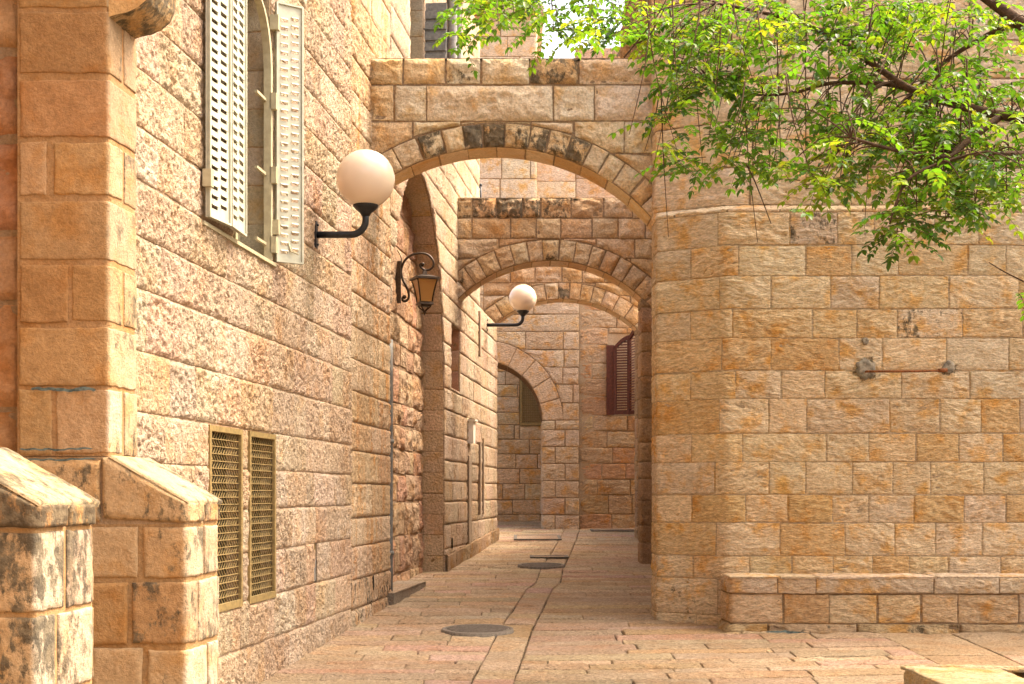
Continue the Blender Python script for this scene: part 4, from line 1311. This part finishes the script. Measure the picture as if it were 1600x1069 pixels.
for (x, y) in ((660, 413), (632, 464)): a.lathe(LPt(x, y), [(.001, .024), (.02, .014), (.024, 0), (.02, -.014), (.001, -.024)], 10)
a.build("scroll_arm", M_BRONZE, ln)
cxl = 663.5
def sq(acc, y, hw, y2, hw2, ang=R(20)):
    """square tapered shell between two rows"""
    c1 = LPt(cxl, y); c2 = LPt(cxl, y2)
    def ring(c, h): return [c + np.array([math.cos(ang + R(45 + 90 * i)) * h * 1.414, math.sin(ang + R(45 + 90 * i)) * h * 1.414, 0]) for i in range(4)]
    b = acc.verts(ring(c1, hw) + ring(c2, hw2))
    acc.quads([[b + i, b + (i + 1) % 4, b + 4 + (i + 1) % 4, b + 4 + i] for i in range(4)] + [[b, b + 1, b + 2, b + 3], [b + 7, b + 6, b + 5, b + 4]], False)
s_ = kk * .80
a = Acc(); sq(a, 424, 3 * s_, 429, 5 * s_); sq(a, 430, 8 * s_, 434, 22 * s_); sq(a, 434, 23.5 * s_, 437.5, 24 * s_)
a.lathe(LPt(cxl, 426), [(.001, .03), (.018, .02), (.022, 0), (.012, -.02)], 10); a.build("roof", M_BRONZE, ln)
a = Acc(); hs = [(438, 19.5), (446, 17), (456, 14.5), (466, 12.5), (472, 11.8)]
for (y, h), (y2, h2) in zip(hs[:-1], hs[1:]): sq(a, y2, h2 * s_, y, h * s_)
a.build("glass", M_AMBER, ln)
a = Acc()
for i in range(4):
    q = R(20 + 45 + 90 * i)
    a.tube([LPt(cxl, y) + np.array([math.cos(q), math.sin(q), 0]) * h * s_ * 1.44 for y, h in hs], .009, 6)
sq(a, 473, 13.5 * s_, 476.5, 14.5 * s_); sq(a, 476.5, 12 * s_, 479, 8 * s_)
for i in range(4):
    q = R(20 + 45 + 90 * i)
    a.tube([LPt(cxl, y) + np.array([math.cos(q), math.sin(q), 0]) * h * s_ * 1.3 for y, h in ((478, 11), (481, 8.5), (484, 4), (487, 1))], .008, 6)
a.lathe(LPt(cxl, 488), [(.001, .02), (.016, .01), (.018, 0), (.01, -.015), (.004, -.03), (.001, -.035)], 10)
a.build("cage", M_BRONZE, ln)

# ------------------------------------------------------------------ ground and street
g = Acc()
ys = [-60, 2, 28, 34, 400]
def gzz(Y): return gz(Y) if Y < 28 else gz(28)
P = np.array([[(-400 if i == 0 else 400, y, (gz(max(y, -2)) if y < 28 else gz(28)) - .022) for i in (0, 1)] for y in ys])
g.grid(P, (.16, .115, .08), N=np.array([0, 0, 1.]))
tag(g.build("ground", M_BASE), kind="structure")

SXp = [(4, -.6), (9.43, -.267), (11.43, -.144), (12.2, -.093), (15.3, .158), (16, .27), (17.9, .36), (20.4, .57), (25, .9), (27, 1.02)]
def strip(Y): return np.interp(Y, [p[0] for p in SXp], [p[1] for p in SXp])
pv = Acc()
NUP = np.array([0, -SLOPE, 1.0]) / math.hypot(1, SLOPE)
def pave(xa, xb, ya, yb_, tint, **kw):
    """xa, xb functions or numbers of Y ; ya, yb functions or numbers of X"""
    fa = xa if callable(xa) else (lambda Y: np.full_like(Y, xa)); fb = xb if callable(xb) else (lambda Y: np.full_like(Y, xb))
    ga = ya if callable(ya) else (lambda X: np.full_like(X, ya)); gb = yb_ if callable(yb_) else (lambda X: np.full_like(X, yb_))
    ym = (float(ga(np.array([0.]))[0]) + float(gb(np.array([0.]))[0])) / 2
    def fn(S, T):
        Yg = np.full_like(S, ym)
        for _ in range(2):
            X = fa(Yg) + (fb(Yg) - fa(Yg)) * S
            Yg = ga(X) + (gb(X) - ga(X)) * T
        zz = gz(Yg) + .006 * vn(X / .9, Yg / .9, 77)
        P = np.stack([X, Yg, zz], -1)
        return P, np.broadcast_to(NUP, P.shape)
    W = float(fb(np.array([ym]))[0] - fa(np.array([ym]))[0]); H = float(gb(np.array([0.]))[0] - ga(np.array([0.]))[0])
    stone(pv, fn, W, H, tint=tint, style='pave', joint=kw.get('joint', .009), proud=rng.uniform(.005, .012), bev=.010, jit=.004, res=kw['res'], vres=kw['res'] * .8, stain=kw.get('stain', 0), back=False)
skew = lambda X: .10 * np.maximum(X - .4, 0)
Y = 7.0
while Y < 28.2:
    hrow = rng.uniform(.15, .34)
    Y2 = Y + hrow
    res = .018 if Y < 13 else .03
    xl = (lambda Yq: wallx(np.asarray(Yq, float)) - (.0 if True else 0))
    if 13.8 < Y < 17.5: xl = (lambda Yq: wallx(np.asarray(Yq, float)) - .26)
    if Y > 23: xl = (lambda Yq: np.full_like(np.asarray(Yq, float), -1.8))
    x0 = float(xl(np.array([Y]))[0]); xs_ = float(strip(Y))
    cuts = [x0] + [c for c in rcuts(x0, xs_, .4, 1.2) if x0 + .15 < c < xs_ - .18] + [xs_]
    for i, (a_, b_) in enumerate(zip(cuts[:-1], cuts[1:])):
        pave(xl if i == 0 else a_, strip if i == len(cuts) - 2 else b_, Y, Y2, PAL_PAVE(), res=res, stain=.22 if rng.random() < .15 else 0)
    xr = 1.35 + max(0, (Y - 12.6)) * .07 + .1
    if Y < 12.3: xr = 3.05
    if Y > 23.5: xr = 2.6
    xa_ = xs_ + .28
    cuts = [xa_] + [c for c in rcuts(xa_, xr, .4, 1.3) if xa_ + .15 < c < xr - .15] + [xr]
    fs = (lambda Yq: strip(Yq) + .28)
    for i, (a_, b_) in enumerate(zip(cuts[:-1], cuts[1:])):
        sk0 = (lambda X, Y=Y: Y + skew(X)); sk1 = (lambda X, Y=Y, h=hrow: Y + h + skew(X))
        if Y > 12.3: sk0, sk1 = Y, Y2
        pave(fs if i == 0 else a_, b_, sk0, sk1, PAL_PAVE(), res=res, stain=.2 if rng.random() < .12 else 0)
    Y = Y2
Y = 7.0
while Y < 28.0:
    Y2 = Y + rng.uniform(.35, .8)
    pave(strip, (lambda Yq: strip(Yq) + .28), Y, Y2, PAL_PAVE(), res=.02 if Y < 13 else .03, joint=.014)
    Y = Y2
# large slabs by the planter
X = 3.05
while X < 6.4:
    wd = rng.uniform(.5, .72)
    for (y0, y1) in ((9.0, 10.62), (10.62, 12.05)):
        pave(X, X + wd, y0, y1, PAL_PAVE() if rng.random() < .7 else (.53, .35, .25), res=.03, joint=.012)
    X += wd
st_o = tag(pv.build("street", M_PAVE), kind="structure")

# iron covers
def cover(label, x, y, r, Y=None, kind='round'):
    Yc = 1.6 * F / (y - (HY - SLOPE * F)); c = np.array([(x - 800) / F * Yc, Yc, gz(Yc) + .030])
    t = thing("manhole_cover", label, "manhole cover", tuple(c), "iron covers set in the paving")
    a = Acc(); a.lathe(c, [(.001, .004), (r * .3, .006), (r * .32, .003), (r * .6, .006), (r * .62, .003), (r * .88, .006), (r * .9, 0)], 40)
    for i in range(-5, 6):
        hw = math.sqrt(max(0, (.85 * r) ** 2 - (i * r * .15) ** 2))
        a.box(c + np.array([-hw, i * r * .15, .004]), (2 * hw, 0, 0), (0, .018, 0), (0, 0, .006))
    a.build("lid", M_COVER, t)
    a = Acc(); a.lathe(c, [(r * .91, -.03), (r * .91, .006), (r, .006), (r * 1.02, -.03)], 40); a.build("rim", M_COVER, t)
    for o in t.children: o.rotation_euler = (math.atan(SLOPE), 0, 0)
cover("nearest round iron manhole cover in the paving, left of the stone gutter strip", 746, 989, .30)
cover("smaller-looking round iron manhole cover farther up the alley, under the middle arch", 846, 886.5, .30)
def rect_cover(label, x0, x1, y0, y1, name, cat):
    Ya = 1.6 * F / (y1 - (HY - SLOPE * F)); Yb = 1.6 * F / (y0 - (HY - SLOPE * F))
    xa = (x0 - 800) / F * (Ya + Yb) / 2; xb = (x1 - 800) / F * (Ya + Yb) / 2
    t = thing(name, label, cat, ((xa + xb) / 2, (Ya + Yb) / 2, gz(Ya)))
    z = .034; fr = .05
    def slab(acc, xa, xb, ya, yb, dz): acc.box((xa, ya, gz(ya) + z + dz - .02), (xb - xa, 0, 0), (0, yb - ya, SLOPE * (yb - ya)), (0, 0, .02), (.40, .29, .2))
    a = Acc()
    slab(a, xa, xb, Ya, Ya + fr * 1.6, .003); slab(a, xa, xb, Yb - fr * 1.6, Yb, .003); slab(a, xa, xa + fr, Ya + fr * 1.6, Yb - fr * 1.6, .003); slab(a, xb - fr, xb, Ya + fr * 1.6, Yb - fr * 1.6, .003)
    a.build("frame", M_COVER, t)
    a = Acc(); slab(a, xa + fr, xb - fr, Ya + fr * 1.6, Yb - fr * 1.6, -.002); a.build("lid", M_PAVE, t)
rect_cover("rectangular paved cover with dark iron frame at the far end of the alley", 803, 876, 839, 846, "access_cover", "access cover")
rect_cover("thin dark iron strip cover just beyond the far round manhole", 828, 888, 871.5, 874.5, "drain_cover", "drain cover")
rect_cover("long narrow drain grate at the foot of the end house wall", 923, 996, 829.5, 832, "drain_grate", "drain grate")

# ------------------------------------------------------------------ planter and tree
pt_ = thing("stone_planter", "low cream stone planter kerb with dark soil in the near right corner", "planter", (4.0, 8.6, gz(8.6)))
zt_ = gz(9.2) + .14
a = Acc()
ppth = Path([(2.52, 6.4), (2.52, 9.22), (6.4, 9.22)], [0, .12, 0])
# faces away from the soil: travel direction puts the outside on the left, so walk it backwards
ppth = Path([(6.4, 9.22), (2.52, 9.22), (2.52, 6.4)], [0, .16, 0])
for (ua, ub) in ((0, 1.6), (1.6, 3.0), (3.0, 4.6), (4.6, ppth.L)):
    stone(a, ppth.pos(ua, ub, gz(6.5) - .1, zt_), ub - ua, .3, tint=(.52, .42, .26), style='comb', res=.02, joint=.008, proud=.01, bev=.03)
def ring_top(p0, p1, p2q, p3, tint):
    c = [np.array(q + (zt_,), float) for q in (p0, p1, p2q, p3)]
    def fn(S, T):
        P = (c[0] * ((1 - S) * (1 - T))[..., None] + c[1] * (S * (1 - T))[..., None] + c[2] * (S * T)[..., None] + c[3] * ((1 - S) * T)[..., None])
        return P, np.broadcast_to(np.array([0, 0, 1.]), P.shape)
    stone(a, fn, np.linalg.norm(c[1] - c[0]), np.linalg.norm(c[3] - c[0]), tint=tint, style='pave', res=.02, joint=.006, proud=.010, bev=.03)
ring_top((2.515, 6.4), (3.02, 6.4), (3.12, 9.02), (2.515, 9.225), (.52, .43, .27))
ring_top((2.515, 9.225), (3.12, 9.02), (4.4, 9.04), (4.4, 9.225), (.53, .44, .29))
ring_top((4.4, 9.225), (4.4, 9.04), (6.4, 9.04), (6.4, 9.225), (.5, .42, .28))
a.build("kerb", M_COMB, pt_)
a = Acc()
xx, yy = np.meshgrid(np.linspace(3.0, 6.4, 60), np.linspace(6.4, 9.06, 50))
a.grid(np.stack([xx, yy, zt_ - .05 + .03 * fbm(xx * 4, yy * 4, 3)], -1), (.1, .07, .04), N=np.array([0, 0, 1.]))
a.build("soil", M_SOIL, pt_)

TRX, TRY = 4.75, 8.3
tr = thing("leafy_tree", "bright green small-leaved tree whose boughs hang in over the right wall", "tree", (TRX, TRY, zt_ - .05))
trng = random.Random(11)
bk_ = Acc()
def T3(x, y, d): return PX(x, y, d)
trunk_top = np.array([4.55, 8.9, 3.75])
tp = spline([(TRX, TRY, zt_ - .1), (TRX + .05, TRY + .1, 1.4), (TRX - .02, TRY + .3, 2.5), tuple(trunk_top)], 24)
bk_.tube(tp, np.interp(np.linspace(0, 1, len(tp)), [0, .1, 1], [.21, .16, .11]), 14)
bk_.build("trunk", M_BARK, tr)
br_ = Acc()
boughs = []
def bough(ctrl, r0, r1, n=26):
    p = spline(ctrl, n); br_.tube(p, np.linspace(r0, r1, len(p)), 8); boughs.append(p); return p
B1 = bough([tuple(trunk_top), tuple(T3(1640, 190, 9.2)), tuple(T3(1565, 180, 9.5)), tuple(T3(1500, 165, 9.7)), tuple(T3(1430, 143, 9.9)), tuple(T3(1370, 105, 10.0)), tuple(T3(1310, 62, 10.1)), tuple(T3(1225, 28, 10.2)), tuple(T3(1120, 5, 10.3))], .042, .010, 50)
bough([tuple(T3(1430, 145, 9.9)), tuple(T3(1390, 132, 10.1)), tuple(T3(1300, 130, 10.4)), tuple(T3(1240, 145, 10.6)), tuple(T3(1180, 148, 10.7)), tuple(T3(1110, 130, 10.8))], .02, .006)
bough([tuple(T3(1565, 180, 9.5)), tuple(T3(1500, 230, 9.3)), tuple(T3(1480, 245, 9.2)), tuple(T3(1400, 235, 9.1)), tuple(T3(1330, 215, 9.0))], .028, .008)
bough([tuple(T3(1600, 240, 9.2)), tuple(T3(1560, 240, 9.0)), tuple(T3(1500, 246, 8.9)), tuple(T3(1420, 280, 8.8)), tuple(T3(1390, 350, 8.8))], .018, .005)
bough([tuple(trunk_top), tuple(T3(1690, 120, 9.6)), tuple(T3(1600, 40, 10.2)), tuple(T3(1500, 80, 10.6)), tuple(T3(1430, 140, 10.8)), tuple(T3(1370, 200, 11.0))], .03, .008)
bough([tuple(T3(1600, 40, 10.2)), tuple(T3(1450, -60, 10.4)), tuple(T3(1300, -70, 10.5)), tuple(T3(1150, -60, 10.6)), tuple(T3(1000, -50, 10.6)), tuple(T3(880, -30, 10.6)), tuple(T3(760, -20, 10.6))], .045, .008, 40)
bough([tuple(trunk_top), (4.3, 8.7, 4.6), (3.4, 8.3, 5.5), (2.2, 8.2, 6.0), (.9, 8.4, 6.3)], .08, .015)
bough([tuple(trunk_top), (4.9, 8.6, 5.0), (4.8, 8.9, 6.2), (4.6, 9.2, 7.1)], .08, .015)
bough([tuple(trunk_top), (5.4, 8.9, 4.8), (6.2, 9.3, 5.5), (7.0, 9.5, 6.0)], .07, .012)
bough([tuple(trunk_top), (4.9, 8.0, 4.6), (4.6, 7.0, 5.4), (4.3, 6.1, 5.9)], .07, .012)
# thin hanging shoots
for k in range(45):
    x = trng.uniform(1010, 1560); y0 = trng.uniform(-20, 140); L = trng.uniform(60, 240); d = trng.uniform(9.2, 11)
    sw = trng.uniform(-50, 50)
    p = spline([tuple(T3(x, y0, d)), tuple(T3(x + sw * .3, y0 + L * .45, d - .1)), tuple(T3(x + sw, y0 + L, d - .15))], 12)
    br_.tube(p, np.linspace(.006, .002, len(p)), 5)
for pts in ([(1165, 255), (1180, 285), (1205, 350)], [(975, 90), (1000, 60), (1030, 20), (1045, -10)], [(990, 70), (1015, 55), (1040, 10)], [(1600, 440), (1570, 425), (1545, 410)], [(1430, 260), (1405, 340), (1400, 395)]):
    p = spline([tuple(T3(x, y, 10.0)) for x, y in pts], 14); br_.tube(p, np.linspace(.007, .003, len(p)), 5)
allb = np.concatenate(boughs)

# leaves: drooping sprays with paired leaflets
LV, LQ, LT = [], [], []
nlv = 0
def leaf(base, dirv, up, L, Wd, tint):
    global nlv
    dirv = dirv / np.linalg.norm(dirv); side = np.cross(dirv, up); side /= max(np.linalg.norm(side), 1e-6); nn = np.cross(side, dirv)
    p = [base, base + dirv * L * .3 + side * Wd * .42 + nn * .12 * Wd, base + dirv * L * .65 + side * Wd * .40 + nn * .06 * Wd, base + dirv * L - nn * .16 * L,
         base + dirv * L * .65 - side * Wd * .40 + nn * .06 * Wd, base + dirv * L * .3 - side * Wd * .42 + nn * .12 * Wd, base + dirv * L * .33 - nn * .08 * Wd, base + dirv * L * .66 - nn * .10 * Wd]
    LV.extend(p); LT.extend([tint] * 8); b = nlv
    LQ.extend([(b, b + 1, b + 6, b + 6), (b + 1, b + 2, b + 7, b + 6), (b + 2, b + 3, b + 7, b + 7), (b, b + 6, b + 5, b + 5), (b + 6, b + 7, b + 4, b + 5), (b + 7, b + 3, b + 4, b + 4)])
    nlv += 8
LEAFC = [(.028, .075, .012), (.045, .115, .015), (.065, .15, .018), (.10, .185, .02), (.15, .22, .024)]
def spray(p, L, young=0.0, lean=None):
    a = trng.uniform(0, 2 * math.pi)
    h = np.array([math.cos(a), math.sin(a), 0]) if lean is None else np.asarray(lean)
    n = trng.randint(5, 8)
    droop = trng.uniform(.08, .75)
    q = [p]; d = h * 1.0 + np.array([0, 0, trng.uniform(-.1, .35)]); d /= np.linalg.norm(d)
    for k in range(n):
        d = d + np.array([0, 0, -droop * .28]); d /= np.linalg.norm(d); q.append(q[-1] + d * L / n)
    q = np.array(q); br_.tube(q, np.linspace(.0028, .0012, len(q)), 4, cap=False)
    base = LEAFC[min(4, max(0, int(trng.gauss(1.5 + young * 2, 1.2))))]
    for k in range(1, len(q)):
        dd = q[k] - q[k - 1]; dd /= np.linalg.norm(dd)
        s = np.cross(dd, [0, 0, 1.0]); s /= max(np.linalg.norm(s), 1e-6)
        for sg in (-1, 1):
            if trng.random() < .1: continue
            v = dd * trng.uniform(.4, .9) + s * sg + np.array([0, 0, trng.uniform(-.5, .1)])
            c = tuple(x * trng.uniform(.8, 1.2) for x in base)
            lf = trng.uniform(.036, .070)
            leaf(q[k], v, np.array([trng.uniform(-.4, .4), trng.uniform(-.4, .4), 1.0]), lf, lf * trng.uniform(.56, .74), c)
    leaf(q[-1], dd, np.array([0, 0, 1.0]), .075, .036, base)
ELL = [(880, 22, 150, 48, 60, 10.6), (760, 15, 60, 30, 18, 10.6), (718, 70, 20, 8, 3, 10.6), (985, 68, 60, 26, 14, 10.4), (1080, 90, 60, 80, 46, 10.5), (1130, 160, 85, 70, 46, 10.5),
       (1050, 225, 28, 35, 7, 10.5), (1080, 265, 45, 20, 8, 10.5), (1175, 250, 55, 38, 20, 10.4), (1290, 170, 110, 80, 40, 10.3), (1290, 50, 150, 55, 62, 10.2), (1450, 70, 150, 80, 74, 10.2),
       (1510, 200, 100, 85, 74, 9.6), (1390, 240, 110, 60, 58, 9.6), (1280, 280, 62, 30, 18, 9.6), (1440, 310, 60, 40, 24, 9.3), (1550, 290, 65, 45, 44, 9.2), (1405, 365, 28, 38, 9, 9.0),
       (1500, 345, 55, 16, 12, 9.2), (1150, 40, 90, 40, 30, 10.5), (1595, 470, 6, 5, 1, 9.5), (1235, 345, 8, 10, 1, 9.6)]
for (cx_, cy_, rx, ry, n, d) in ELL:
    for _ in range(int(n * 1.75)):
        r = math.sqrt(trng.random()); a = trng.uniform(0, 2 * math.pi)
        dd = d + trng.gauss(0, .45)
        p = PX(cx_ + rx * r * math.cos(a), cy_ - 12 + ry * r * math.sin(a), dd)
        young = .8 if (cx_ in (985, 1050, 1280, 1440)) or trng.random() < .25 else 0
        spray(p, trng.uniform(.18, .36), young)
        if n > 10 and trng.random() < .25:
            b = allb[np.argmin(((allb - p) ** 2).sum(1))]
            if np.linalg.norm(b - p) < 1.3:
                m = (b + p) / 2 + np.array([0, 0, .08]); pp_ = spline([tuple(b), tuple(m), tuple(p)], 8); br_.tube(pp_, np.linspace(.006, .003, len(pp_)), 4, cap=False)
# the rest of the crown above and to the right of the view
for (cx_, cy_, cz_, rx, ry, rz, n) in ((2.6, 8.8, 6.0, 1.5, 1.3, .6, 60), (4.8, 8.9, 6.2, 1.5, 1.5, 1.0, 110), (6.2, 9.2, 5.0, 1.2, 1.3, 1.2, 80), (4.6, 6.8, 5.6, 1.3, 1.2, .8, 45), (5.2, 9.6, 3.9, .9, .9, .9, 60), (1.2, 9.6, 6.3, 1.0, 1.0, .35, 20), (4.3, 11.0, 5.9, 2.6, 1.1, .75, 30), (6.6, 10.6, 5.6, 1.4, 1.2, .9, 60)):
    for _ in range(n):
        v = np.array([trng.gauss(0, 1) for _ in range(3)]); v = v / np.linalg.norm(v) * trng.random() ** .4
        spray(np.array([cx_ + v[0] * rx, cy_ + v[1] * ry, cz_ + v[2] * rz]), trng.uniform(.25, .4))
br_.build("branch", M_BARK, tr)
lf = Acc()
b = lf.verts(np.array(LV), np.concatenate([np.array(LT), np.zeros((len(LT), 1))], 1))
LQ = np.array(LQ); tri = LQ[:, 2] == LQ[:, 3]
lf.quads(LQ[~tri], True); lf.tris(LQ[tri][:, :3], True)
lf.build("crown", M_LEAF, tr)
print("VERTS", sum(len(o.data.vertices) for o in bpy.data.objects if o.type == 'MESH'))
